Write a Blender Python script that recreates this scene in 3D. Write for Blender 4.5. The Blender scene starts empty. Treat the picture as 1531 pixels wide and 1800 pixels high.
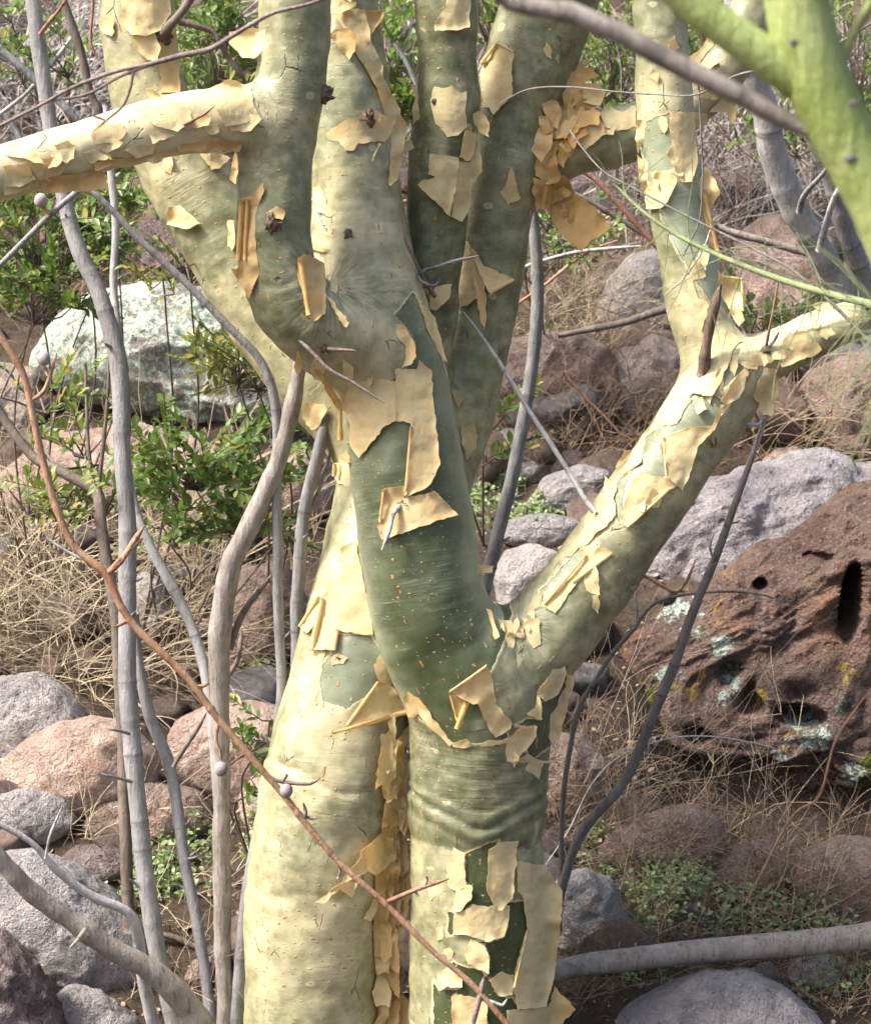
import bpy, math, random
import numpy as np
from mathutils import Vector, Matrix, noise
from mathutils.bvhtree import BVHTree
from mathutils.geometry import delaunay_2d_cdt

# ------------------------------------------------------------------ camera, sky, sun, exposure
SC = bpy.context.scene
COL = SC.collection
PITCH = math.radians(8.0)
CAM = Vector((0.0, -3.0, 1.05))
FWD = Vector((0.0, math.cos(PITCH), -math.sin(PITCH)))
UPV = Vector((0.0, math.sin(PITCH), math.cos(PITCH)))
K = 0.0002                       # view-plane metres per photo pixel at unit depth
cam_data = bpy.data.cameras.new('camera')
cam = bpy.data.objects.new('camera', cam_data)
COL.objects.link(cam)
cam.location = CAM
cam.rotation_euler = (math.pi / 2 - PITCH, 0, 0)
cam_data.sensor_fit = 'HORIZONTAL'
cam_data.sensor_width = 36.0
cam_data.lens = 18.0 / (765.5 * K)
cam_data.clip_start = 0.05
cam_data.clip_end = 500
cam_data.dof.use_dof = True
cam_data.dof.focus_distance = 3.02
cam_data.dof.aperture_fstop = 24.0
SC.camera = cam

SUN_TO = Vector((-0.82, -0.28, 1.05)).normalized()     # direction from the tree towards the sun
world = bpy.data.worlds.new('World')
SC.world = world
world.use_nodes = True
wn = world.node_tree
wn.nodes.clear()
sky = wn.nodes.new('ShaderNodeTexSky')
sky.sky_type = 'NISHITA'
sky.sun_disc = False
sky.sun_elevation = math.asin(SUN_TO.z)
sky.sun_rotation = math.atan2(SUN_TO.x, SUN_TO.y)
sky.dust_density = 6.0
sky.air_density = 1.0
sky.ozone_density = 0.6
bg = wn.nodes.new('ShaderNodeBackground')
bg.inputs['Strength'].default_value = 0.09
wo = wn.nodes.new('ShaderNodeOutputWorld')
wn.links.new(sky.outputs[0], bg.inputs['Color'])
wn.links.new(bg.outputs[0], wo.inputs['Surface'])
sun_data = bpy.data.lights.new('sun', 'SUN')
sun_data.energy = 2.5
sun_data.angle = math.radians(13.0)
sun_data.color = (1.0, 0.95, 0.86)
sun = bpy.data.objects.new('sun', sun_data)
COL.objects.link(sun)
sun.location = (-3, -3, 6)
sun.rotation_euler = (-SUN_TO).to_track_quat('-Z', 'Y').to_euler()
SC.view_settings.view_transform = 'Standard'
SC.view_settings.look = 'None'
SC.view_settings.gamma = 1.0
SC.view_settings.use_curve_mapping = False
SC.view_settings.exposure = 1.74

SC.cycles.adaptive_threshold = 0.03
SC.cycles.max_bounces = 6
SC.cycles.diffuse_bounces = 3
SC.cycles.glossy_bounces = 2
SC.cycles.transmission_bounces = 3

# ------------------------------------------------------------------ helpers
RND = random.Random(11)
def ray_dir(px, py):
    return FWD + Vector((1, 0, 0)) * ((px - 765.5) * K) + UPV * ((900 - py) * K)
def P(px, py, Y):                # the point on the ray of a photo pixel that has world y = Y
    d = ray_dir(px, py)
    return CAM + d * ((Y - CAM.y) / d.y)
def depth_at(px, py, Y):
    return (Y - CAM.y) / ray_dir(px, py).y
def to_px(p):
    v = Vector(p) - CAM
    t = v.dot(FWD)
    return 765.5 + v.x / t / K, 900 - v.dot(UPV) / t / K
def fbm(x, y, z, o=4):
    return noise.fractal(Vector((x, y, z)), 0.9, 2.0, o)

def new_mesh(name, verts, faces, smooth=True):
    me = bpy.data.meshes.new(name)
    me.from_pydata([tuple(v) for v in verts], [], faces)
    if smooth:
        me.polygons.foreach_set('use_smooth', [True] * len(me.polygons))
    me.update()
    return me
BASE = {}                        # where each Empty stands; parts keep world coordinates
def obj(name, me, mat=None, parent=None, label=None, cat=None, group=None, kind=None, loc=None):
    o = bpy.data.objects.new(name, me)
    COL.objects.link(o)
    if mat and me is not None and not me.materials:
        me.materials.append(mat)
    if loc is not None:
        o.location = loc
    if parent is not None:
        o.parent = parent
        o.matrix_parent_inverse = Matrix.Translation(-BASE.get(parent.name, Vector((0, 0, 0))))
    if label: o['label'] = label
    if cat: o['category'] = cat
    if group: o['group'] = group
    if kind: o['kind'] = kind
    return o
def empty(name, loc, label, cat, group=None):
    o = obj(name, None, label=label, cat=cat, group=group, loc=loc)
    BASE[o.name] = Vector(loc)
    o.empty_display_size = 0.05
    return o

def catmull(pts, step):
    """pts: list of tuples (Vector, scalars...) -> resampled list"""
    A = [list(p[0]) + list(p[1:]) for p in pts]
    A = np.array(A, float)
    if len(A) == 2:
        n = max(2, int(np.linalg.norm(A[1, :3] - A[0, :3]) / step) + 1)
        return [A[0] + (A[1] - A[0]) * t for t in np.linspace(0, 1, n)]
    E = np.vstack([2 * A[0] - A[1], A, 2 * A[-1] - A[-2]])
    out = []
    for i in range(1, len(E) - 2):
        p0, p1, p2, p3 = E[i - 1], E[i], E[i + 1], E[i + 2]
        n = max(1, int(np.linalg.norm(p2[:3] - p1[:3]) / step))
        for j in range(n):
            t = j / n
            out.append(0.5 * (2 * p1 + (p2 - p0) * t + (2 * p0 - 5 * p1 + 4 * p2 - p3) * t * t + (3 * p1 - p0 - 3 * p2 + p3) * t ** 3))
    out.append(A[-1])
    return out

class MB:                        # collects tubes and faces into one mesh
    def __init__(s): s.v = []; s.f = []; s.a = []
    def tube(s, pts, sides=6, nodes=None, cap=True):
        """pts: list of (x,y,z,r)"""
        n = len(pts)
        base = len(s.v)
        P3 = [Vector(p[:3]) for p in pts]
        T = [(P3[min(i + 1, n - 1)] - P3[max(i - 1, 0)]).normalized() for i in range(n)]
        ref = Vector((0, 1, 0)) if abs(T[0].y) < 0.8 else Vector((1, 0, 0))
        u = T[0].cross(ref).normalized()
        for i in range(n):
            u = (u - T[i] * u.dot(T[i]))
            u = u.normalized() if u.length > 1e-6 else T[i].orthogonal().normalized()
            w = T[i].cross(u)
            r = pts[i][3]
            for k in range(sides):
                a = 2 * math.pi * k / sides
                s.v.append(P3[i] + (u * math.cos(a) + w * math.sin(a)) * r)
                s.a.append(nodes[i] if nodes is not None else 0.0)
        for i in range(n - 1):
            for k in range(sides):
                a = base + i * sides + k
                b = base + i * sides + (k + 1) % sides
                s.f.append((a, b, b + sides, a + sides))
        if cap:
            for i, fl in ((0, True), (n - 1, False)):
                ring = [base + i * sides + k for k in range(sides)]
                s.f.append(tuple(reversed(ring)) if not fl else tuple(ring))
    def poly(s, pts, a=0.0):
        b = len(s.v)
        s.v += [Vector(p) for p in pts]
        s.a += [a] * len(pts)
        s.f.append(tuple(range(b, b + len(pts))))
    def mesh(s, name, smooth=True):
        me = new_mesh(name, s.v, s.f, smooth)
        at = me.attributes.new('node', 'FLOAT', 'POINT')
        at.data.foreach_set('value', s.a)
        return me

# ------------------------------------------------------------------ node helpers
class NT:
    def __init__(s, name):
        s.m = bpy.data.materials.new(name)
        s.m.use_nodes = True
        s.t = s.m.node_tree
        s.t.nodes.clear()
        s.out = s.t.nodes.new('ShaderNodeOutputMaterial')
        s.obj = None
    def n(s, typ, ins=None, **props):
        nd = s.t.nodes.new(typ)
        for k, v in props.items(): setattr(nd, k, v)
        for k, v in (ins or {}).items(): s.put(nd.inputs[k], v)
        return nd
    def put(s, sock, v):
        if isinstance(v, bpy.types.NodeSocket): s.t.links.new(v, sock)
        elif isinstance(v, (tuple, list)):
            sock.default_value = tuple(v) + (1.0,) if (len(v) == 3 and sock.type == 'RGBA') else tuple(v)
        else: sock.default_value = v
    def coord(s):
        if s.obj is None: s.obj = s.n('ShaderNodeTexCoord').outputs['Object']
        return s.obj
    def noise(s, scale, detail=4, rough=0.6, vec=None, dist=0.0, col=False):
        nd = s.n('ShaderNodeTexNoise', {'Vector': vec if vec is not None else s.coord(), 'Scale': scale, 'Detail': detail, 'Roughness': rough, 'Distortion': dist})
        return nd.outputs['Color' if col else 'Fac']
    def math(s, op, a, b=0.0, c=0.0, clamp=False):
        nd = s.n('ShaderNodeMath', {0: a, 1: b, 2: c}, operation=op)
        nd.use_clamp = clamp
        return nd.outputs[0]
    def ramp(s, v, a, b, lo=0.0, hi=1.0):       # smoothstep from a..b to lo..hi
        nd = s.n('ShaderNodeMapRange', {0: v, 1: a, 2: b, 3: lo, 4: hi}, interpolation_type='SMOOTHSTEP')
        return nd.outputs[0]
    def mix(s, f, a, b, mode='MIX'):
        nd = s.n('ShaderNodeMix', data_type='RGBA', blend_type=mode)
        nd.clamp_factor = True
        s.put(nd.inputs[0], f); s.put(nd.inputs[6], a); s.put(nd.inputs[7], b)
        return nd.outputs[2]
    def attr(s, name, out='Fac'):
        return s.n('ShaderNodeAttribute', attribute_name=name).outputs[out]
    def bump(s, h, strength, dist, prev=None):
        ins = {'Height': h, 'Strength': strength, 'Distance': dist}
        if prev is not None: ins['Normal'] = prev
        return s.n('ShaderNodeBump', ins).outputs[0]
    def bsdf(s, color, rough=0.7, normal=None, spec=0.4, trans=None, transf=0.0):
        b = s.n('ShaderNodeBsdfPrincipled', {'Base Color': color, 'Roughness': rough, 'Specular IOR Level': spec})
        if normal is not None: s.put(b.inputs['Normal'], normal)
        sh = b.outputs[0]
        if trans is not None:
            t = s.n('ShaderNodeBsdfTranslucent', {'Color': trans})
            if normal is not None: s.put(t.inputs['Normal'], normal)
            mx = s.n('ShaderNodeMixShader', {0: transf, 1: sh, 2: t.outputs[0]})
            sh = mx.outputs[0]
        s.t.links.new(sh, s.out.inputs['Surface'])
        return s.m
    def rnd(s):
        return s.n('ShaderNodeObjectInfo').outputs['Random']
# ------------------------------------------------------------------ materials
def bark_mat():
    m = NT('peeling_bark')
    loc = m.attr('local', 'Vector')
    wrap = m.attr('wrap', 'Vector')          # unrolled bark: around the limb, along the limb
    stretch = m.n('ShaderNodeVectorMath', {0: loc, 1: (1.0, 1.0, 1.8)}, operation='MULTIPLY').outputs[0]
    paper, dark, peel, bloom_sheen, fanamp = (m.attr(a) for a in ('paper', 'dark', 'peel', 'bloom_sheen', 'fanamp'))
    fan = m.attr('fan', 'Vector')
    n1 = m.noise(8, 4, 0.55)
    n1b = m.noise(52, 4, 0.62)
    n2 = m.noise(30, 3, 0.6, stretch)
    fine = m.noise(420, 2, 0.7)
    f = m.math('ADD', paper, m.math('MULTIPLY', m.math('SUBTRACT', n1, 0.5), 1.35))
    f = m.math('ADD', f, m.math('MULTIPLY', m.math('SUBTRACT', n2, 0.5), 0.45))
    f = m.math('ADD', f, m.math('MULTIPLY', m.math('SUBTRACT', n1b, 0.5), 0.4))
    f = m.ramp(f, 0.15, 1.0)
    skin = m.mix(m.ramp(n1b, 0.35, 0.7), (0.145, 0.152, 0.078), (0.245, 0.255, 0.155))
    col = m.mix(f, skin, (0.62, 0.54, 0.325))
    pale = m.ramp(m.noise(24, 4, 0.65, stretch), 0.56, 0.70)
    col = m.mix(m.math('MULTIPLY', pale, 0.4), col, (0.47, 0.47, 0.33))
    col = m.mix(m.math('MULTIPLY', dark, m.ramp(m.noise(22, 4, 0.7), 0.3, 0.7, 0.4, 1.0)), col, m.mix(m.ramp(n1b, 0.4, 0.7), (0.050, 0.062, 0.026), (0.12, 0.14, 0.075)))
    fw = m.noise(2.2, 3, 0.6, fan)
    col = m.mix(m.math('MULTIPLY', fanamp, m.ramp(fw, 0.40, 0.62, 0.0, 0.4)), col, (0.70, 0.63, 0.47))
    # bare green under-bark with a torn edge
    ragged = m.math('ADD', m.math('MULTIPLY', m.math('SUBTRACT', m.noise(60, 4, 0.7), 0.5), 16.0), 0.0)
    edge = m.math('ADD', peel, ragged)
    exp_ = m.ramp(edge, -0.7, 0.7)
    lip = m.math('MULTIPLY', m.ramp(edge, -6.0, -0.5), m.math('SUBTRACT', 1.0, exp_))
    col = m.mix(m.math('MULTIPLY', lip, 0.8), col, (0.72, 0.60, 0.36))
    g = m.math('ADD', bloom_sheen, m.math('MULTIPLY', m.math('SUBTRACT', m.noise(11, 4, 0.6, stretch), 0.5), 0.8))
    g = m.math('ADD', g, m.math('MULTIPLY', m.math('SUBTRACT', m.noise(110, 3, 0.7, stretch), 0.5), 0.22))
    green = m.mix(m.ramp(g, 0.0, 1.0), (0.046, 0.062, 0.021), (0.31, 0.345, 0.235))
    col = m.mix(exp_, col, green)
    # lenticels: rusty corky dots, crosswise
    wob = m.n('ShaderNodeVectorMath', {0: wrap, 1: m.n('ShaderNodeVectorMath', {0: m.noise(160, 2, 0.5, col=True), 1: (0.004, 0.004, 0.0)}, operation='MULTIPLY').outputs[0]}, operation='ADD').outputs[0]
    squash = m.n('ShaderNodeVectorMath', {0: wob, 1: (1.0, 1.5, 1.0)}, operation='MULTIPLY').outputs[0]
    spots = None; halo = None
    for sc, th, keep in ((52, 0.10, 0.5), (100, 0.125, 0.36)):
        v = m.n('ShaderNodeTexVoronoi', {'Vector': squash, 'Scale': sc, 'Randomness': 1.0}, voronoi_dimensions='2D')
        sel = m.math('GREATER_THAN', m.n('ShaderNodeSeparateColor', {0: v.outputs['Color']}).outputs[0], 1 - keep)
        d = m.math('MULTIPLY', m.ramp(v.outputs['Distance'], th * 0.55, th, 1.0, 0.0), sel)
        spots = d if spots is None else m.math('MAXIMUM', spots, d)
        if halo is None:
            sel2 = m.math('GREATER_THAN', m.n('ShaderNodeSeparateColor', {0: v.outputs['Color']}).outputs[0], 0.965)
            halo = m.math('MULTIPLY', m.ramp(v.outputs['Distance'], 0.2, 0.36, 1.0, 0.0), sel2)
    spots = m.math('MULTIPLY', spots, m.ramp(m.noise(16, 3, 0.6), 0.36, 0.52, 0.1, 1.0))
    col = m.mix(m.math('MULTIPLY', halo, m.math('MULTIPLY', m.math('SUBTRACT', 1.0, exp_), 0.55)), col, (0.62, 0.54, 0.33))
    col = m.mix(m.math('MULTIPLY', spots, 0.9), col, m.mix(n1b, (0.31, 0.14, 0.045), (0.58, 0.345, 0.13)))
    # hair cracks along the stem
    cr = m.n('ShaderNodeTexVoronoi', {'Vector': m.n('ShaderNodeVectorMath', {0: wob, 1: (1.0, 0.4, 1.0)}, operation='MULTIPLY').outputs[0], 'Scale': 40.0}, feature='DISTANCE_TO_EDGE', voronoi_dimensions='2D')
    crk = m.math('MULTIPLY', m.ramp(cr.outputs['Distance'], 0.0, 0.03, 1.0, 0.0), m.ramp(m.noise(24, 3, 0.5), 0.60, 0.66))
    crk = m.math('MULTIPLY', crk, m.math('SUBTRACT', 1.0, exp_))
    col = m.mix(m.math('MULTIPLY', crk, 0.85), col, (0.07, 0.065, 0.03))
    band = m.noise(1.0, 4, 0.7, m.n('ShaderNodeVectorMath', {0: wrap, 1: (14.0, 170.0, 1.0)}, operation='MULTIPLY').outputs[0])
    bmask = m.math('ADD', m.ramp(m.noise(9, 3, 0.6), 0.5, 0.66), m.attr('rings'), clamp=True)
    col = m.mix(m.math('MULTIPLY', m.math('MULTIPLY', m.ramp(band, 0.55, 0.72), bmask), 0.38), col, (0.58, 0.55, 0.40))
    col = m.mix(m.math('MULTIPLY', m.math('MULTIPLY', m.ramp(band, 0.45, 0.30), bmask), 0.45), col, (0.07, 0.07, 0.03))
    h = m.math('ADD', m.math('MULTIPLY', exp_, -1.0), m.math('MULTIPLY', m.math('MULTIPLY', band, bmask), 0.9))
    h = m.math('ADD', h, m.math('MULTIPLY', spots, 0.7))
    h = m.math('SUBTRACT', h, m.math('MULTIPLY', crk, 0.9))
    h = m.math('ADD', h, m.math('MULTIPLY', m.math('MULTIPLY', fanamp, fw), 0.9))
    n = m.bump(h, 0.8, 0.0016)
    papery = m.math('SUBTRACT', 1.0, m.math('MULTIPLY', exp_, 0.8))
    hh = m.math('ADD', m.math('MULTIPLY', n2, papery), m.math('MULTIPLY', fine, 0.07))
    n = m.bump(hh, 0.22, 0.005, n)
    rough = m.math('ADD', 0.34, m.math('MULTIPLY', n1b, 0.2))
    return m.bsdf(col, rough, n, 0.5)

def flake_mat():
    m = NT('papery_flake')
    tone = m.attr('tone')
    n1 = m.noise(40, 4, 0.6)
    n2 = m.noise(180, 4, 0.65)
    t = m.math('ADD', tone, m.math('MULTIPLY', m.math('SUBTRACT', n1, 0.5), 0.7))
    col = m.mix(m.ramp(t, 0.0, 1.0), (0.86, 0.77, 0.465), (0.74, 0.48, 0.17))
    col = m.mix(m.ramp(n2, 0.45, 0.75, 0.0, 0.3), col, (0.60, 0.50, 0.29))
    col = m.mix(m.ramp(m.noise(22, 4, 0.6), 0.55, 0.75, 0.0, 0.2), col, (0.46, 0.40, 0.24))
    v = m.n('ShaderNodeTexVoronoi', {'Vector': m.coord(), 'Scale': 95.0})
    sel = m.math('GREATER_THAN', m.n('ShaderNodeSeparateColor', {0: v.outputs['Color']}).outputs[0], 0.62)
    sp = m.math('MULTIPLY', m.ramp(v.outputs['Distance'], 0.06, 0.11, 1.0, 0.0), sel)
    col = m.mix(m.math('MULTIPLY', sp, 0.7), col, (0.38, 0.19, 0.06))
    n = m.bump(m.math('ADD', m.noise(45, 3, 0.55), m.math('MULTIPLY', m.noise(400, 2, 0.6), 0.06)), 0.5, 0.005)
    return m.bsdf(col, 0.55, n, 0.3, trans=m.mix(0.35, col, (0.95, 0.68, 0.28)), transf=0.42)

def rock_mat(name, a, b, speck=(0.55, 0.5, 0.47), lichen=0.0, moss=0.0, rust=0.0, pit=0.5, lichen_col=(0.50, 0.60, 0.52)):
    m = NT(name)
    c = m.coord()
    a = tuple(min(.8, x * 1.15) for x in a); b = tuple(min(.8, x * 1.4) for x in b)
    n1 = m.noise(6, 4, 0.65)
    n2 = m.noise(34, 5, 0.75)
    n3 = m.noise(190, 3, 0.8)
    col = m.mix(m.ramp(n1, 0.32, 0.68), a, b)
    col = m.mix(m.ramp(n2, 0.40, 0.72, 0.0, 0.65), col, tuple(x * 0.5 for x in a))
    col = m.mix(m.ramp(n3, 0.54, 0.74, 0.0, 0.8), col, speck)
    col = m.mix(m.ramp(n3, 0.32, 0.45, 0.65, 0.0), col, tuple(x * 0.35 for x in a))
    if rust:
        col = m.mix(m.math('MULTIPLY', m.ramp(m.noise(9, 5, 0.7), 0.5, 0.68), rust), col, (0.36, 0.15, 0.055))
    h = m.math('ADD', m.math('MULTIPLY', n2, 1.0), m.math('MULTIPLY', n3, 0.35))
    if pit:
        v = m.n('ShaderNodeTexVoronoi', {'Vector': c, 'Scale': 55.0})
        pits = m.math('MULTIPLY', m.ramp(v.outputs['Distance'], 0.1, 0.45, 1.0, 0.0), m.ramp(n2, 0.45, 0.6))
        h = m.math('SUBTRACT', h, m.math('MULTIPLY', pits, pit))
    if lichen:
        ln = m.math('ADD', m.math('MULTIPLY', m.noise(13, 4, 0.7), 0.5), m.math('MULTIPLY', m.noise(85, 4, 0.8), 0.5))
        ln = m.math('ADD', ln, m.math('MULTIPLY', m.attr('lichen'), 0.16))
        lf = m.ramp(ln, 0.70 - 0.30 * lichen, 0.75 - 0.30 * lichen)
        lc = m.mix(m.ramp(m.noise(110, 4, 0.75), 0.35, 0.65), tuple(x * 0.55 for x in lichen_col), tuple(min(1, x * 1.2) for x in lichen_col))
        col = m.mix(lf, col, lc)
        h = m.math('ADD', h, m.math('MULTIPLY', lf, 0.35))
        yf = m.ramp(m.noise(19, 3, 0.7), 0.64, 0.67)
        col = m.mix(m.math('MULTIPLY', yf, 0.8), col, (0.42, 0.30, 0.05))
    if moss:
        geo = m.n('ShaderNodeTexNoise', {'Vector': c, 'Scale': 11.0, 'Detail': 5.0, 'Roughness': 0.7}).outputs['Fac']
        mf = m.ramp(m.math('ADD', geo, m.math('MULTIPLY', m.attr('moss'), 0.22)), 0.70 - 0.2 * moss, 0.75 - 0.2 * moss)
        col = m.mix(mf, col, m.mix(n3, (0.05, 0.075, 0.012), (0.20, 0.20, 0.03)))
        h = m.math('ADD', h, m.math('MULTIPLY', m.math('MULTIPLY', mf, n3), 0.8))
    n = m.bump(m.math('ADD', h, m.math('MULTIPLY', n3, 0.6)), 1.0, 0.014)
    return m.bsdf(col, 0.88, n, 0.25)

def stem_mat(name, a, b, ring=(0.06, 0.055, 0.05), green=None, scale=1.0, rough=0.65, streak=1.0):
    m = NT(name)
    c = m.coord()
    st = m.n('ShaderNodeVectorMath', {0: c, 1: (1.0, 1.0, 0.18)}, operation='MULTIPLY').outputs[0]
    n1 = m.noise(28 * scale, 5, 0.65)
    n2 = m.noise(170 * scale, 5, 0.7, st)
    n3 = m.noise(320 * scale, 3, 0.7)
    col = m.mix(m.ramp(n1, 0.3, 0.7), a, b)
    col = m.mix(m.ramp(n2, 0.45, 0.75, 0.0, 0.6 * streak), col, tuple(x * 0.45 for x in a))
    col = m.mix(m.ramp(n3, 0.55, 0.8, 0.0, 0.45), col, tuple(min(0.8, x * 1.7) for x in b))
    if green: col = m.mix(m.ramp(m.noise(12, 4, 0.6), 0.5, 0.65, 0.0, 0.7), col, green)
    nd = m.attr('node')
    col = m.mix(m.math('MULTIPLY', m.ramp(nd, 0.3, 0.9), 0.5), col, ring)
    n = m.bump(m.math('ADD', n2, m.math('MULTIPLY', n3, 0.3)), 0.9, 0.003)
    return m.bsdf(col, rough, n, 0.3)

def leaf_mat(name, a, b, tr):
    m = NT(name)
    col = m.mix(m.ramp(m.noise(60, 3, 0.6), 0.35, 0.65), a, b)
    col = m.mix(m.math('MULTIPLY', m.attr('node'), 0.9), col, (0.30, 0.25, 0.05))
    return m.bsdf(col, 0.42, None, 0.45, trans=tr, transf=0.3)
def plain_mat(name, a, b, scale=80, rough=0.8, trans=None):
    m = NT(name)
    col = m.mix(m.ramp(m.noise(scale, 3, 0.65), 0.3, 0.7), a, b)
    v = m.attr('node')
    col = m.mix(m.ramp(v, 0.45, 1.0, 0.0, 0.75), col, tuple(x * 0.38 for x in a))
    return m.bsdf(col, rough, m.bump(m.noise(scale * 5, 3, 0.6), 0.4, 0.002), 0.25, trans=trans, transf=0.25 if trans else 0.0)

def soil_mat():
    m = NT('hillside_soil')
    n1 = m.noise(4, 6, 0.7)
    n2 = m.noise(45, 6, 0.75)
    n3 = m.noise(220, 4, 0.8)
    col = m.mix(m.ramp(n1, 0.35, 0.65), (0.085, 0.060, 0.045), (0.165, 0.125, 0.095))
    col = m.mix(m.ramp(n2, 0.45, 0.7, 0.0, 0.7), col, (0.05, 0.036, 0.027))
    col = m.mix(m.ramp(n3, 0.55, 0.75, 0.0, 0.7), col, (0.34, 0.27, 0.20))
    n = m.bump(m.math('ADD', n2, m.math('MULTIPLY', n3, 0.5)), 1.0, 0.02)
    return m.bsdf(col, 0.95, n, 0.15)

M = dict(
    bark=bark_mat(), flake=flake_mat(), soil=soil_mat(),
    pink=rock_mat('pink_rhyolite', (0.36, 0.255, 0.215), (0.47, 0.36, 0.31), rust=0.35, pit=0.3),
    grey=rock_mat('grey_rock', (0.25, 0.235, 0.24), (0.36, 0.335, 0.335), pit=0.4),
    lilac=rock_mat('lilac_grey_rock', (0.24, 0.215, 0.235), (0.40, 0.37, 0.385), speck=(0.6, 0.57, 0.58), pit=0.8),
    brown=rock_mat('brown_rock', (0.21, 0.150, 0.125), (0.30, 0.225, 0.19), rust=0.25, pit=0.5),
    redbrown=rock_mat('red_brown_rock', (0.115, 0.072, 0.060), (0.19, 0.13, 0.11), speck=(0.42, 0.35, 0.32), lichen=0.27, moss=0.45, rust=0.4, pit=0.9),
    lichen=rock_mat('lichen_crusted_rock', (0.25, 0.22, 0.21), (0.36, 0.32, 0.30), lichen=0.9, moss=0.12, pit=0.4, lichen_col=(0.60, 0.69, 0.59)),
    halflichen=rock_mat('spotted_rock', (0.27, 0.21, 0.19), (0.38, 0.31, 0.28), lichen=0.38, moss=0.1, pit=0.5),
    pale=rock_mat('pale_rock', (0.42, 0.38, 0.37), (0.55, 0.50, 0.48), pit=0.2),
    purple=rock_mat('dark_purple_rock', (0.12, 0.085, 0.085), (0.21, 0.165, 0.165), pit=0.4),
    darkgrey=stem_mat('dark_grey_bark', (0.13, 0.12, 0.115), (0.21, 0.195, 0.185)),
    greystem=stem_mat('smooth_grey_bark', (0.20, 0.195, 0.20), (0.31, 0.30, 0.305)),
    palestem=stem_mat('pale_grey_bark', (0.34, 0.335, 0.34), (0.48, 0.47, 0.47)),
    deadwood=stem_mat('weathered_dead_wood', (0.225, 0.19, 0.165), (0.355, 0.32, 0.295), streak=1.5),
    darkstem=stem_mat('dark_brown_bark', (0.125, 0.095, 0.08), (0.21, 0.17, 0.145)),
    stub=stem_mat('rough_dead_stub', (0.13, 0.085, 0.06), (0.24, 0.17, 0.125), streak=1.6),
    orangestem=stem_mat('orange_brown_twig', (0.33, 0.165, 0.09), (0.46, 0.29, 0.19)),
    redtwig=stem_mat('reddish_twig', (0.27, 0.125, 0.085), (0.36, 0.21, 0.15)),
    purpletwig=stem_mat('purplish_twig', (0.19, 0.135, 0.125), (0.29, 0.225, 0.21)),
    verde=stem_mat('green_bark', (0.21, 0.27, 0.07), (0.36, 0.42, 0.17), ring=(0.12, 0.10, 0.06), rough=0.55, streak=0.25),
    verdetwig=stem_mat('thin_green_twig', (0.16, 0.20, 0.09), (0.24, 0.28, 0.14), rough=0.6, streak=0.3),
    leaf=leaf_mat('glossy_green_leaf', (0.050, 0.115, 0.024), (0.135, 0.215, 0.055), (0.24, 0.38, 0.06)),
    leaf_y=leaf_mat('yellow_green_leaf', (0.075, 0.115, 0.022), (0.165, 0.20, 0.05), (0.28, 0.33, 0.05)),
    herb=leaf_mat('pale_green_herb', (0.17, 0.265, 0.11), (0.33, 0.43, 0.22), (0.36, 0.46, 0.16)),
    straw=plain_mat('dry_straw', (0.52, 0.42, 0.29), (0.70, 0.60, 0.45), 60, trans=(0.5, 0.38, 0.2)),
    brownstraw=plain_mat('brown_dry_stalks', (0.30, 0.205, 0.14), (0.56, 0.43, 0.31), 60, trans=(0.4, 0.28, 0.15)),
    greytwig=plain_mat('grey_dry_twigs', (0.27, 0.24, 0.225), (0.54, 0.505, 0.48), 50),
    litter=plain_mat('leaf_litter', (0.20, 0.125, 0.08), (0.46, 0.35, 0.24), 40),
    berry=plain_mat('waxy_fruit', (0.27, 0.22, 0.225), (0.38, 0.32, 0.325), 120, rough=0.5),
    knot=stem_mat('brown_knot', (0.13, 0.07, 0.045), (0.26, 0.15, 0.09), streak=1.4),
)
# ------------------------------------------------------------------ hillside
def ground_z(x, y):
    base = 0.5 * y if y > 0 else 0.15 * y
    if y > 4: base = 2.0 + 0.42 * (y - 4)
    a = min(1.0, 0.35 + max(0, y) * 0.4)
    base -= 0.34 * math.exp(-((x - 0.49) / 0.19) ** 4 - ((y - 0.60) / 0.15) ** 4)      # hollow under the big boulder
    return base - 0.03 + 0.09 * a * fbm(x * 1.3 + 3.1, y * 1.3, 0.4, 3) + 0.035 * fbm(x * 5.0, y * 5.0, 1.7, 4)
def ground_hit(px, py):
    d = ray_dir(px, py)
    t = 2.0
    while t < 40:
        p = CAM + d * t
        if p.z < ground_z(p.x, p.y): break
        t += 0.02 if t < 7 else 0.2
    return CAM + d * t
def axis_coords(lo, mid0, mid1, hi, fine, coarse):
    out = []
    x = lo
    while x < hi:
        out.append(x)
        x += fine if mid0 <= x < mid1 else coarse
    return out + [hi]
def make_hillside():
    xs = axis_coords(-25, -1.6, 1.6, 25, 0.022, 1.17)
    ys = axis_coords(-6, -0.2, 3.2, 40, 0.022, 0.97)
    v = [(x, y, ground_z(x, y)) for y in ys for x in xs]
    n = len(xs)
    f = [(j * n + i, j * n + i + 1, (j + 1) * n + i + 1, (j + 1) * n + i) for j in range(len(ys) - 1) for i in range(n - 1)]
    obj('hillside', new_mesh('hillside', v, f), M['soil'], kind='structure')
make_hillside()

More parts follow.
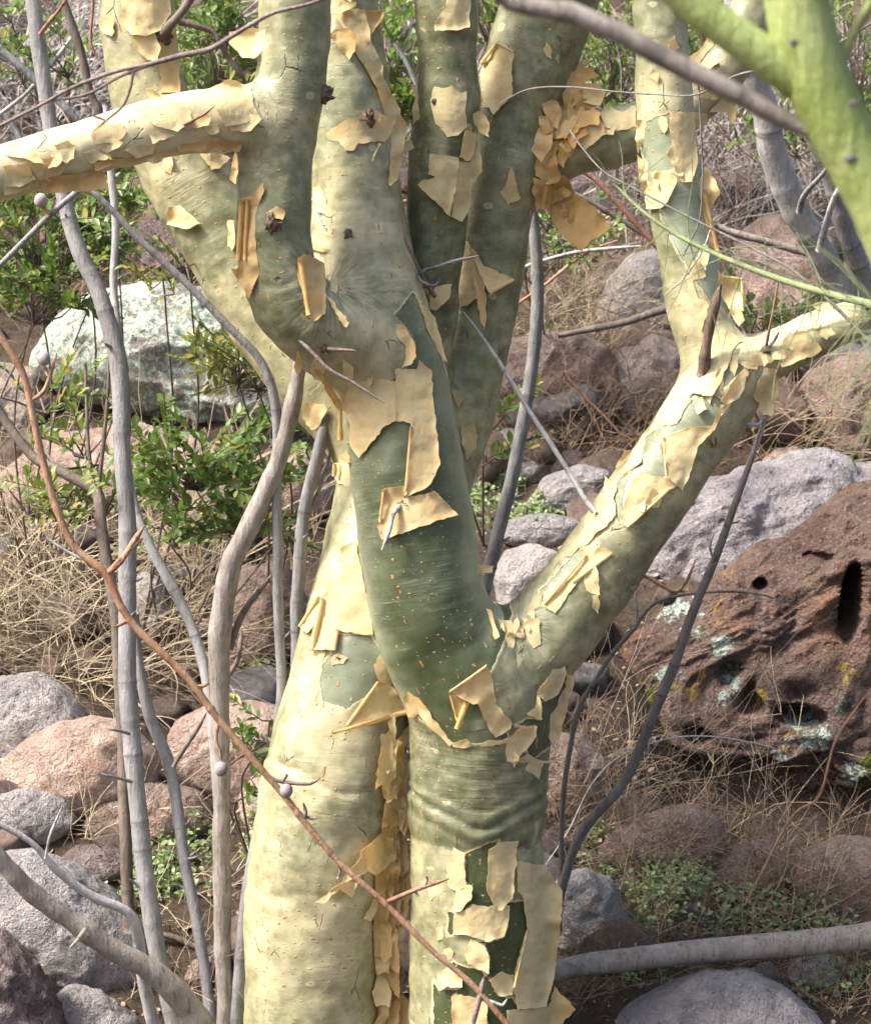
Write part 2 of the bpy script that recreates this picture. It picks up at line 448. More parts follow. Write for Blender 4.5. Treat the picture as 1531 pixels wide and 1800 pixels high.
# ------------------------------------------------------------------ boulders
import bmesh
_ICO = {}
def ico(sub):
    if sub not in _ICO:
        bm = bmesh.new()
        bmesh.ops.create_icosphere(bm, subdivisions=sub, radius=1.0)
        _ICO[sub] = ([v.co.copy() for v in bm.verts], [tuple(x.index for x in f.verts) for f in bm.faces])
        bm.free()
    return _ICO[sub]
def boulder(outline, mat, label, sub=5, Y=None, deep=0.85, rough=0.10, seed=0, dents=(), square=0.75, lump=3.0, name='boulder', crag=0.0, back=0.45, marks=(), facets=9):
    pts = np.array(outline, float)
    # area centroid
    x, y = pts[:, 0], pts[:, 1]
    x2, y2 = np.roll(x, -1), np.roll(y, -1)
    cr = x * y2 - x2 * y
    A = cr.sum() / 2
    cx, cy = ((x + x2) * cr).sum() / (6 * A), ((y + y2) * cr).sum() / (6 * A)
    # radial function of the outline
    NB = 96
    R = np.zeros(NB)
    for i in range(NB):
        a = 2 * math.pi * i / NB
        dx, dy = math.cos(a), -math.sin(a)
        best = 0.0
        for j in range(len(pts)):
            p, q = pts[j], pts[(j + 1) % len(pts)]
            ex, ey = q - p
            den = dx * ey - dy * ex
            if abs(den) < 1e-9: continue
            t = ((p[0] - cx) * ey - (p[1] - cy) * ex) / den
            s = ((p[0] - cx) * dy - (p[1] - cy) * dx) / den
            if t > 0 and -1e-6 <= s <= 1 + 1e-6: best = max(best, t)
        R[i] = best
    R = R * 1.05
    R = 0.5 * R + 0.25 * (np.roll(R, 1) + np.roll(R, -1))
    rmean = R.mean()
    if Y is None:
        yb = pts[:, 1].max()
        g = ground_hit(cx, yb - 0.12 * (yb - pts[:, 1].min()))
        Y = g.y + back * rmean * K * (g.y + 3) * deep
    c = P(cx, cy, Y)
    mpp = K * depth_at(cx, cy, Y)
    V, F = ico(sub)
    out = []
    D = rmean * mpp * deep
    fd = ray_dir(cx, cy).normalized()
    pr = random.Random(seed * 17 + 3)
    planes = []
    for _ in range(facets):
        pn = Vector((pr.uniform(-.8, .8), -pr.uniform(.55, 1), pr.uniform(-.5, .9))).normalized()
        planes.append((pn, pr.uniform(.74, .93)))
    for n in V:
        for pn, po in planes:                       # broken faces
            e = n.dot(pn) - po
            if e > 0: n = n - pn * e * .8
        rho = math.hypot(n.x, n.z)
        a = math.atan2(n.z, n.x) % (2 * math.pi)
        fi = a / (2 * math.pi) * NB
        i = int(fi) % NB
        r = R[i] + (R[(i + 1) % NB] - R[i]) * (fi - int(fi))
        rr = r * (rho ** square) * mpp
        dy = math.copysign(abs(n.y) ** square, n.y) * D
        q = Vector((math.cos(a) * rr, dy, math.sin(a) * rr))
        k = rough * rmean * mpp
        s3 = Vector((n.x * lump + seed * 7.3, n.y * lump, n.z * lump + seed))
        d = noise.fractal(s3, 0.75, 2.1, 6) * k
        if crag:
            d += (noise.ridged_multi_fractal(s3 * 1.7, 0.9, 2.2, 5, 1.0, 2.0) - 1.1) * k * crag
            d -= max(0, noise.fractal(s3 * 2.6 + Vector((9, 1, 4)), 0.7, 2.2, 4) - 0.12) * k * crag * 3.0
        q += n * d * (0.35 + 0.65 * abs(n.y))
        for (dx_, dy_, rx, ry, dep, ang) in dents:
            lx = (q.x / mpp + cx - dx_); lz = -(q.z / mpp) + cy - dy_
            ca, sa = math.cos(ang), math.sin(ang)
            e = ((lx * ca + lz * sa) / rx) ** 2 + ((-lx * sa + lz * ca) / ry) ** 2
            if n.y < 0 and e < 1.8:
                q += Vector((0, 1, 0)) * dep * (1.0 / (1.0 + math.exp((e - 0.8) * 7)))
        out.append(q)
    me = new_mesh('boulder', out, F)
    for kind in ('lichen', 'moss'):
        ms = [q for q in marks if q[3] == kind]
        if ms:
            val = []
            for q in out:
                qx, qy = q.x / mpp + cx, cy - q.z / mpp
                val.append(max(math.exp(-((qx - mx) ** 2 + (qy - my) ** 2) / (mr * mr)) for mx, my, mr, _ in ms))
            me.attributes.new(kind, 'FLOAT', 'POINT').data.foreach_set('value', val)
    o = obj(name, me, M[mat], label=label, cat='boulder' if name == 'boulder' else 'stone', loc=c)
    return o

BOULDERS = [
 # left half
 ([(60,640),(110,560),(170,520),(260,503),(350,508),(430,540),(510,600),(570,680),(550,745),(490,765),(380,755),(250,722),(120,692)], 'lichen', 'large boulder crusted with pale mint green lichen behind the grey saplings', dict(sub=6, rough=.12)),
 ([(0,845),(60,790),(130,765),(240,750),(340,775),(430,815),(470,870),(420,930),(300,925),(150,905),(40,900),(-40,890)], 'pink', 'broad pinkish ledge rock directly below the lichen-crusted boulder', dict(deep=.9, rough=.12)),
 ([(-60,700),(0,640),(60,650),(100,700),(60,760),(-40,770)], 'halflichen', 'spotted grey rock left of the lichen-crusted boulder', {}),
 ([(236,1020),(255,1008),(283,1022),(290,1060),(288,1110),(240,1120)], 'pale', 'small whitish block-shaped rock beside the thickest grey sapling', dict(square=.5)),
 ([(250,950),(300,925),(360,940),(370,990),(310,1010),(260,1000)], 'brown', 'brown rock behind the thin pale sapling', {}),
 ([(-60,1230),(0,1195),(60,1188),(115,1215),(155,1265),(130,1330),(50,1350),(-60,1350)], 'grey', 'rounded blue-grey boulder beside the pink rust-stained boulder', {}),
 ([(-20,1370),(40,1310),(100,1278),(160,1265),(225,1278),(275,1330),(265,1400),(170,1440),(80,1420),(0,1400)], 'pink', 'smooth pink boulder with a rusty orange stain on its face', dict(rough=.07)),
 ([(-60,1420),(0,1395),(60,1384),(115,1405),(133,1445),(90,1485),(0,1500),(-60,1490)], 'grey', 'small grey stone in front of the rust-stained pink boulder', {}),
 ([(290,1330),(310,1270),(365,1246),(440,1238),(510,1250),(520,1330),(470,1410),(350,1420),(300,1390)], 'pink', 'pale pink boulder standing behind the dead grey trunk', dict(rough=.07)),
 ([(130,1470),(180,1405),(260,1375),(350,1395),(380,1450),(340,1495),(200,1500)], 'brown', 'dark brown boulder behind the thickest grey sapling, half buried', {}),
 ([(95,1520),(130,1492),(190,1488),(235,1505),(240,1530),(200,1550),(130,1550)], 'purple', 'low flat purplish brown stone above the large round boulder', dict(deep=1.1)),
 ([(-80,1560),(-10,1512),(60,1500),(130,1530),(205,1590),(255,1660),(262,1730),(210,1762),(110,1745),(40,1705),(-60,1640)], 'grey', 'large round grey-brown boulder under the crooked dead limb', dict(sub=6, rough=.06)),
 ([(-60,1640),(0,1640),(45,1680),(85,1740),(110,1830),(60,1880),(-60,1880)], 'purple', 'dark purple jagged rock at the foot of the large round boulder', dict(rough=.2, Y=.0)),
 ([(80,1800),(95,1755),(130,1735),(180,1752),(240,1800),(260,1860),(120,1880)], 'grey', 'grey pink stone with moss beside the dark purple rock', dict(Y=.06)),
 ([(325,1720),(340,1690),(372,1680),(385,1715),(360,1745)], 'brown', 'small brown stone wedged between the sapling bases', dict(sub=4)),
 ([(380,1040),(430,1000),(500,990),(540,1060),(530,1150),(450,1185),(390,1150)], 'brown', 'dull brown rock between the dead grey trunk and the thin saplings', {}),
 ([(410,860),(450,810),(520,780),(580,820),(585,900),(500,930),(430,915)], 'pink', 'pinkish rock half hidden by green leaves beside the dead trunk', {}),
 ([(420,1400),(450,1360),(500,1350),(520,1420),(480,1480),(430,1470)], 'pink', 'pink stone tucked behind the left trunk of the peeling tree', dict(sub=4)),
 ([(240,400),(280,360),(340,380),(400,440),(380,500),(300,500),(250,460)], 'purple', 'dark rock in the shade above the lichen-crusted boulder', {}),
 # right half
 ([(840,660),(870,615),(930,592),(1010,586),(1065,612),(1085,670),(1060,730),(970,765),(870,760)], 'brown', 'reddish brown boulder between the right limb and the grey stem', dict(rough=.12)),
 ([(1050,690),(1090,620),(1150,590),(1200,610),(1215,680),(1160,740),(1090,740)], 'halflichen', 'rock spotted with white lichen behind the forked right limb', {}),
 ([(868,1010),(890,970),(930,958),(975,970),(1003,1010),(990,1060),(930,1085),(880,1075)], 'pale', 'rounded pale pink stone in the fork of the peeling tree', dict(rough=.06)),
 ([(825,810),(850,770),(900,755),(960,772),(1000,815),(960,850),(860,860)], 'grey', 'greyish stone with dry stalks over it behind the grey stem', {}),
 ([(925,890),(960,840),(1020,818),(1070,830),(1075,880),(1010,905)], 'grey', 'low grey stone with mossy base among the herbs', {}),
 ([(880,950),(905,912),(960,903),(1015,915),(1020,950),(960,975)], 'grey', 'flat grey stone just above the rounded pale pink stone', {}),
 ([(970,1010),(1000,950),(1050,930),(1080,980),(1060,1060),(1000,1080)], 'brown', 'brown rock behind the slanting right limb', {}),
 ([(1110,1020),(1150,930),(1220,860),(1320,830),(1400,808),(1440,798),(1480,806),(1510,840),(1570,870),(1570,960),(1400,1050),(1220,1110),(1130,1090)], 'lilac', 'big lilac-grey gravelly boulder above the pitted red-brown boulder', dict(sub=6, rough=.10, back=.9)),
 ([(1340,810),(1365,790),(1395,786),(1432,800),(1440,826),(1400,845),(1350,840)], 'pink', 'small pink stone on top of the lilac-grey boulder', dict(sub=4)),
 ([(1465,830),(1490,815),(1540,812),(1590,830),(1580,870),(1500,865)], 'pale', 'pale stone resting beside the lilac-grey boulder', dict(sub=4)),
 ([(990,1200),(1030,1140),(1080,1105),(1130,1075),(1190,1045),(1260,1010),(1330,960),(1410,905),(1500,865),(1600,850),(1680,950),(1690,1200),(1640,1380),(1540,1395),(1420,1385),(1290,1385),(1160,1375),(1060,1350),(1000,1280)], 'redbrown', 'huge pitted red-brown boulder with lichen, moss and a slot-shaped hole', dict(sub=7, rough=.10, crag=.14, deep=.6, facets=3, marks=[(1385,1235,50,'lichen'),(1345,1205,22,'lichen'),(1270,1160,26,'lichen'),(1250,1110,20,'lichen'),(1255,1195,18,'lichen'),(1180,1060,50,'lichen'),(1160,1150,30,'lichen'),(1110,1250,30,'lichen'),(1350,1290,35,'lichen'),(1420,1255,40,'lichen'),(1480,1330,40,'lichen'),(1340,1140,26,'lichen'),(1460,1200,30,'lichen'),(1110,1200,40,'moss'),(1150,1270,50,'moss'),(1120,1360,50,'moss'),(1510,1310,45,'moss'),(1175,1120,20,'moss')], square=.62, back=.75, lump=2.2,
     dents=[(1470,1030,17,62,.16,.12),(1320,1005,13,10,.03,0),(1385,1225,42,20,.06,.1),(1300,1200,14,24,.03,0),(1265,1150,18,18,.025,0),(1210,1255,22,15,.03,.3),(1380,1185,24,10,.02,0),(1420,960,26,10,.02,0)])),
 ([(1395,720),(1425,660),(1480,630),(1560,615),(1620,680),(1610,790),(1530,825),(1450,800)], 'brown', 'brown boulder beneath the short broken right branch', {}),
 ([(1280,500),(1300,420),(1350,382),(1410,385),(1460,420),(1480,500),(1470,570),(1390,600),(1300,570)], 'pink', 'pink boulder behind the feathery green twig', {}),
 ([(1050,560),(1065,490),(1110,450),(1150,440),(1200,470),(1220,560),(1150,600),(1080,595)], 'grey', 'smooth grey boulder behind the upright right limb', dict(rough=.06)),
 ([(1480,470),(1510,430),(1570,430),(1600,520),(1540,590),(1490,560)], 'brown', 'brown stone beside the pink boulder under grey branches', {}),
 ([(930,1330),(970,1295),(1015,1292),(1060,1335),(1065,1400),(1020,1440),(950,1440)], 'pink', 'pinkish rock draped with dry stalks beside the right trunk', {}),
 ([(1050,1500),(1085,1455),(1150,1430),(1215,1418),(1262,1440),(1275,1485),(1220,1520),(1100,1530)], 'brown', 'smooth brown rock at the mouth of the dark hollow', dict(rough=.06)),
 ([(1230,1530),(1280,1490),(1350,1480),(1390,1520),(1370,1570),(1260,1580)], 'brown', 'low brown stone inside the dark hollow under the red-brown boulder', {}),
 ([(1395,1560),(1420,1500),(1480,1475),(1550,1480),(1620,1530),(1600,1610),(1450,1610)], 'brown', 'round brown boulder below the yellow moss patch', dict(rough=.06)),
 ([(965,1580),(990,1545),(1030,1530),(1080,1555),(1105,1620),(1090,1670),(1020,1690),(970,1660)], 'grey', 'grey stone standing between the right trunk and the fallen log', dict(rough=.12)),
 ([(1050,1850),(1090,1790),(1160,1748),(1240,1716),(1320,1716),(1380,1745),(1440,1800),(1460,1870),(1250,1900)], 'grey', 'broad smooth grey boulder in front of the fallen log', dict(rough=.05, Y=.10)),
 ([(1370,1730),(1400,1690),(1440,1672),(1480,1690),(1490,1735),(1430,1755)], 'grey', 'small grey stone behind the broad smooth boulder, under the log', dict(sub=4)),
 # top
 ([(640,60),(680,20),(730,40),(740,110),(700,150),(650,130)], 'purple', 'dark reddish rock behind the bright green shrub', {}),
 ([(980,330),(1030,290),(1100,300),(1130,360),(1070,400),(1000,390)], 'purple', 'shaded dark rock under the pale horizontal limb', {}),
 ([(1230,330),(1270,300),(1330,310),(1350,370),(1290,400),(1240,390)], 'brown', 'shaded brown rock behind the tangle of grey twigs', {}),
]
SHORT = []
for i, (ol, mt, lb, kw) in enumerate(BOULDERS):
    bo = boulder(ol, mt, lb, seed=i + 1, **kw)
    short = lb
    for cut in (' behind', ' beside', ' below', ' directly', ' between', ' in ', ' with ', ' under', ' at ', ' above', ' among', ' just', ' on ', ' resting', ' standing', ' tucked', ' left of', ' half', ' draped', ' wedged', ' inside', ' beneath', ' half-'):
        if cut == ' with ' and ('crusted with' in lb or 'spotted with' in lb): continue
        short = short.split(cut)[0]
    if len(short.replace('-', ' ').split()) >= 4 or 'blue-grey' in short: SHORT.append((bo.location.copy(), short.rstrip(',')))

# small stones lying in the litter
def small_stones():
    r = random.Random(5)
    V, F = ico(3)
    kinds = []
    for k in range(6):
        out = []
        pls = [(Vector((r.uniform(-1, 1), r.uniform(-1, 1), r.uniform(-.3, 1))).normalized(), r.uniform(.6, .85)) for _ in range(9)]
        sx, sy, sz = r.uniform(.8, 1.3), r.uniform(.7, 1.1), r.uniform(.5, .8)
        for n in V:
            for pn, po in pls:
                e = n.dot(pn) - po
                if e > 0: n = n - pn * e * .85
            d = 1 + .22 * noise.fractal(n * 1.4 + Vector((k * 9.1, 0, 0)), .8, 2.1, 4)
            out.append(Vector((n.x * sx, n.y * sy, n.z * sz)) * d)
        kinds.append(new_mesh('stone', out, F))
        kinds[-1].materials.append(M[['brown', 'grey', 'pink', 'brown', 'purple', 'grey'][k]])
    names = {0: 'brown', 1: 'grey', 2: 'pinkish', 3: 'brown', 4: 'dark purple', 5: 'grey'}
    for i in range(210):
        px, py = r.uniform(-20, 1550), r.uniform(60, 1800)
        g = ground_hit(px, py)
        k = r.randrange(6)
        if 0.25 < g.x < 0.75 and 0.40 < g.y < 0.80: continue
        s = r.uniform(.012, .05) if py > 900 or px < 850 else r.uniform(.02, .085)
        near = min(SHORT, key=lambda q: (q[0] - g).length)[1]
        o = obj('stone', kinds[k], label='%s %s stone lying near the %s' % ('small' if s < .04 else 'medium-sized', names[k], near), cat='stone', group='loose stones near the %s' % near)
        o.location = (g.x, g.y, ground_z(g.x, g.y) + s * .15)
        o.scale = (s, s, s)
        o.rotation_euler = (r.uniform(-.4, .4), r.uniform(-.4, .4), r.uniform(0, 6.28))
small_stones()
# ------------------------------------------------------------------ the peeling tree
# limb: name, blend, [(px, py, radius_px, Y, paper, dark)]
LIMBS = {
 'L':  ('trunk', [(548,2010,150,.03,.55,0),(548,1900,128,.03,.55,0),(548,1800,119,.03,.50,0),(550,1600,120,.03,.52,0),(578,1400,122,.035,.50,0),(608,1250,114,.05,.52,0),(645,1100,110,.075,.50,0),(688,920,108,.11,.50,0),(712,800,110,.14,.45,0),(730,690,100,.16,.4,0)]),
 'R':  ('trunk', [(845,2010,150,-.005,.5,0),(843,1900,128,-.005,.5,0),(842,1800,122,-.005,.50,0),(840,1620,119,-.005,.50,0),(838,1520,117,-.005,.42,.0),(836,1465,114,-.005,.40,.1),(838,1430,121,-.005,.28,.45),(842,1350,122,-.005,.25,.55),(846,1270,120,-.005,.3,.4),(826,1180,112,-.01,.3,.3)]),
 'M':  ('limb', [(835,1230,112,-.01,.3,.2),(795,1160,108,-.018,.3,.2),(760,1090,105,-.022,.3,.2),(741,1000,103,-.02,.3,.2),(726,900,103,-.01,.3,.1),(712,800,101,.0,.35,0),(698,710,96,.01,.4,0),(676,630,92,.02,.42,0),(650,550,92,.03,.42,0)]),
 'U2': ('limb', [(668,600,88,.025,.4,0),(645,520,92,.035,.45,0),(634,440,90,.045,.45,0),(624,330,80,.055,.42,0),(617,200,74,.065,.42,.1),(612,100,66,.075,.5,0),(608,0,56,.08,.45,0),(604,-130,52,.09,.4,0)]),
 'LB': ('branch', [(680,640,78,.01,.5,0),(625,610,78,-.02,.55,0),(560,575,76,-.045,.35,.2),(510,525,70,-.06,.25,.4),(486,460,66,-.065,.25,.4),(481,390,65,-.065,.22,.4),(484,300,64,-.06,.25,.4),(500,215,60,-.055,.3,.35),(514,120,60,-.05,.35,.25),(521,0,63,-.045,.4,.2),(526,-130,60,-.04,.4,.2)]),
 'HB': ('branch', [(478,212,52,-.06,.75,0),(420,205,55,-.075,.85,0),(360,210,54,-.085,.9,0),(280,224,52,-.10,.9,0),(190,250,50,-.115,.9,0),(100,276,50,-.13,.85,0),(0,302,50,-.145,.8,0),(-150,345,50,-.17,.8,0)]),
 'U1': ('limb', [(690,800,80,.14,.45,0),(620,730,80,.15,.42,0),(540,640,80,.165,.42,.05),(460,535,78,.18,.42,.0),(385,410,76,.195,.42,0),(320,300,76,.205,.45,0),(272,200,70,.215,.42,0),(250,100,66,.22,.4,0),(240,0,66,.225,.42,0),(232,-130,62,.23,.4,0)]),
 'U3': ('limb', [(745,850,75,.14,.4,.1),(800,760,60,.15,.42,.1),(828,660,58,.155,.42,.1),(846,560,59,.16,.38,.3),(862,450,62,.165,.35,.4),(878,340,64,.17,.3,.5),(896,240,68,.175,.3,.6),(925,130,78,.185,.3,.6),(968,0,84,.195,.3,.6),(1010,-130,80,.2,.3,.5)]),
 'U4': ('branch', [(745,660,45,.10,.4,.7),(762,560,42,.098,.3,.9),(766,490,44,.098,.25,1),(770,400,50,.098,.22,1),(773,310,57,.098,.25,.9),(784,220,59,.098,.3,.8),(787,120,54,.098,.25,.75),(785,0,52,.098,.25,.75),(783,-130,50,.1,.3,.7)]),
 'RB': ('limb', [(868,1230,100,-.005,.35,.1),(905,1172,92,-.003,.4,0),(955,1120,82,.0,.42,0),(1010,1055,77,.005,.42,0),(1075,965,74,.01,.42,0),(1135,880,73,.015,.42,0),(1190,800,71,.02,.42,0),(1240,725,70,.025,.45,0),(1280,660,62,.03,.5,0)]),
 'RU': ('branch', [(1262,690,56,.035,.5,0),(1250,620,54,.04,.55,0),(1228,555,52,.045,.5,0),(1210,470,51,.05,.45,0),(1193,380,51,.055,.45,0),(1180,290,50,.06,.45,0),(1169,190,50,.065,.45,0),(1162,90,48,.07,.42,0),(1158,0,48,.075,.42,0),(1155,-130,46,.08,.4,0)]),
 'RR': ('branch', [(1290,665,52,.03,.6,0),(1340,632,44,.03,.6,0),(1395,604,42,.025,.6,0),(1450,580,40,.02,.6,0),(1492,566,36,.015,.6,0)]),
 'CB': ('branch', [(915,300,60,.175,.4,.3),(990,262,55,.18,.45,.3),(1075,242,52,.19,.5,.2),(1150,215,48,.20,.5,.2),(1225,165,46,.21,.5,.1),(1290,95,42,.22,.5,.1),(1330,0,40,.23,.5,.1),(1350,-130,38,.24,.5,.1)]),
}
LN = list(LIMBS)
chains = {}
for k in LN:
    pts = []
    for (px, py, r, Y, pap, dk) in LIMBS[k][1]:
        pts.append((P(px, py, Y), r * K * depth_at(px, py, Y), pap, dk))
    chains[k] = np.array(catmull(pts, 0.012))

def build_tree_skin():
    mb = MB()
    for k in LN:
        mb.tube([tuple(c[:4]) for c in chains[k]], 32)
    me = mb.mesh('skin')
    o = bpy.data.objects.new('skin', me)
    COL.objects.link(o)
    md = o.modifiers.new('r', 'REMESH')
    md.mode = 'VOXEL'
    md.voxel_size = 0.0031
    dg = bpy.context.evaluated_depsgraph_get()
    ev = o.evaluated_get(dg)
    em = ev.to_mesh()
    n = len(em.vertices)
    co = np.empty(n * 3); em.vertices.foreach_get('co', co)
    co = co.reshape(-1, 3)
    faces = np.empty(len(em.loops), int); em.loops.foreach_get('vertex_index', faces)
    tot = np.empty(len(em.polygons), int); em.polygons.foreach_get('loop_total', tot)
    assert (tot == 4).all()
    faces = faces.reshape(-1, 4)
    ev.to_mesh_clear()
    bpy.data.objects.remove(o)
    return co, faces
def limb_dist(co, k):
    """signed distance to a limb, nearest sample index and parameter"""
    C = chains[k]
    A, B = C[:-1, :3], C[1:, :3]
    ra, rb = C[:-1, 3], C[1:, 3]
    best = np.full(len(co), 1e9); bi = np.zeros(len(co), int); bt = np.zeros(len(co))
    lo = C[:, :3].min(0) - 0.16; hi = C[:, :3].max(0) + 0.16
    idx = np.where(((co > lo) & (co < hi)).all(1))[0]
    if len(idx) == 0: return best, bi, bt
    Q = co[idx]
    bd = np.full(len(idx), 1e9); bb = np.zeros(len(idx), int); bt2 = np.zeros(len(idx))
    for j in range(len(A)):
        ab = B[j] - A[j]
        L2 = ab @ ab
        if L2 < 1e-12: continue
        t = np.clip(((Q - A[j]) @ ab) / L2, 0, 1)
        d = np.linalg.norm(Q - A[j] - t[:, None] * ab, axis=1) - (ra[j] + (rb[j] - ra[j]) * t)
        m = d < bd
        bd[m] = d[m]; bb[m] = j; bt2[m] = t[m]
    best[idx] = bd; bi[idx] = bb; bt[idx] = bt2
    return best, bi, bt
def vert_normals(co, faces):
    n = np.zeros_like(co)
    d1 = co[faces[:, 2]] - co[faces[:, 0]]
    d2 = co[faces[:, 3]] - co[faces[:, 1]]
    fn = np.cross(d1, d2)
    for c in range(4): np.add.at(n, faces[:, c], fn)
    return n / np.maximum(np.linalg.norm(n, axis=1, keepdims=True), 1e-12)
def smooth_co(co, faces, it, fac=0.5):
    e = np.vstack([faces[:, [0, 1]], faces[:, [1, 2]], faces[:, [2, 3]], faces[:, [3, 0]]])
    cnt = np.zeros(len(co)); np.add.at(cnt, e[:, 0], 1); np.add.at(cnt, e[:, 1], 1)
    for _ in range(it):
        s = np.zeros_like(co)
        np.add.at(s, e[:, 0], co[e[:, 1]]); np.add.at(s, e[:, 1], co[e[:, 0]])
        co = co + fac * (s / cnt[:, None] - co)
    return co

co, quads = build_tree_skin()
co = smooth_co(co, quads, 3)
KB = 0.0075                       # softness of the joints
for it in range(3):
    D = np.stack([limb_dist(co, k)[0] for k in LN])
    dm = D.min(0)
    soft = dm - KB * np.log(np.exp(-(D - dm) / KB).sum(0))
    nrm = vert_normals(co, quads)
    co = co - nrm * np.clip(soft, -0.012, 0.012)[:, None]
    co = smooth_co(co, quads, 1, 0.35)
# owners, local coordinates along each limb
dist = np.stack([limb_dist(co, k)[0] for k in LN])
own = dist.argmin(0)
loc3 = np.zeros_like(co); wrapv = np.zeros_like(co); paper = np.zeros(len(co)); darkv = np.zeros(len(co))
wsum = np.zeros(len(co))
for li, k in enumerate(LN):
    d, bi, bt = limb_dist(co, k)
    C = chains[k]
    w = np.exp(-np.clip(d - dist.min(0), 0, .2) / 0.012)
    paper += w * (C[bi, 4] * (1 - bt) + C[bi + 1, 4] * bt)
    darkv += w * (C[bi, 5] * (1 - bt) + C[bi + 1, 5] * bt)
    wsum += w
    m = own == li
    seg = np.linalg.norm(C[1:, :3] - C[:-1, :3], axis=1)
    S = np.concatenate([[0], np.cumsum(seg)])
    T = (C[bi + 1, :3] - C[bi, :3]); T /= np.maximum(np.linalg.norm(T, axis=1, keepdims=True), 1e-9)
    u = np.cross(T, np.array([0.0, 1.0, 0.0])); u /= np.maximum(np.linalg.norm(u, axis=1, keepdims=True), 1e-9)
    v = np.cross(T, u)
    off = co - (C[bi, :3] + (C[bi + 1, :3] - C[bi, :3]) * bt[:, None])
    l = np.stack([(off * u).sum(1) + li * 0.7, (off * v).sum(1), S[bi] + bt * seg[bi] + li * 1.3], 1)
    loc3[m] = l[m]
    wrapv[m] = np.stack([np.arctan2((off * u).sum(1), (off * v).sum(1)) * np.clip(C[bi, 3], .02, .1) + li * .77, l[:, 2], np.zeros(len(co))], 1)[m]
paper /= wsum; darkv /= wsum
nrm = vert_normals(co, quads)
# gentle lumps and a few stretch folds
amp = np.array([0.0026 * noise.fractal(Vector((p[0] * 16, p[1] * 16, p[2] * 16)), .8, 2.0, 3) for p in co])
ring = np.array([0.0004 * noise.noise(Vector((l[0] * 9, l[1] * 9, l[2] * 60))) for l in loc3])
co = co + nrm * (amp + ring)[:, None]
nrm = vert_normals(co, quads)
# folds where the trunks have thickened: curved grooves with a swollen lip below
def px_of(c):
    rl = c - np.array(CAM); t_ = rl @ np.array(FWD)
    return 765.5 + rl[:, 0] / t_ / K, 900 - (rl @ np.array(UPV)) / t_ / K
gxv, gyv = px_of(co)
for limb, x0, hw, y0, sag, dep, wid in [('R', 845, 118, 1392, 62, .0026, 6), ('R', 845, 118, 1372, 50, .0009, 5), ('R', 840, 118, 1330, 40, .0009, 6), ('R', 845, 118, 1425, 60, .0007, 5), ('L', 640, 150, 1340, 55, .0016, 7), ('L', 560, 120, 1560, 20, .0009, 8), ('U2', 640, 95, 560, 30, .0012, 7), ('LB', 490, 66, 470, 30, .001, 6)]:
    w_ = own == LN.index(limb)
    dd = gyv - (y0 + sag * (1 - ((gxv - x0) / hw) ** 2)) + 5 * np.sin(gxv * .05)
    disp = -dep * np.exp(-(dd / wid) ** 2) + .55 * dep * np.exp(-((dd - 2.4 * wid) / (1.6 * wid)) ** 2)
    co = co + nrm * (np.where(w_, disp, 0))[:, None]
nrm = vert_normals(co, quads)
# photo pixel of each skin point, used to lay out where the bark has come off
rel = co - np.array(CAM)
tt = rel @ np.array(FWD)
PXv = 765.5 + rel[:, 0] / tt / K
PYv = 900 - (rel @ np.array(UPV)) / tt / K
facing = -(nrm * (rel / np.linalg.norm(rel, axis=1, keepdims=True))).sum(1)

TILE = dict(A=(170, 0), B=(400, 300), C=(520, 0), D=(680, 300), E=(900, 50), G=(1100, 400), H=(500, 620), I=(500, 950), J=(850, 700), K=(750, 1020), N=(420, 1250), O=(640, 1400))
Z = 400 / 1531
def tp(tile, pts):
    if tile is None: return [tuple(map(float, p)) for p in pts]
    ox, oy = TILE[tile]
    return [(ox + p[0] * Z, oy + p[1] * Z) + tuple(p[2:]) for p in pts]
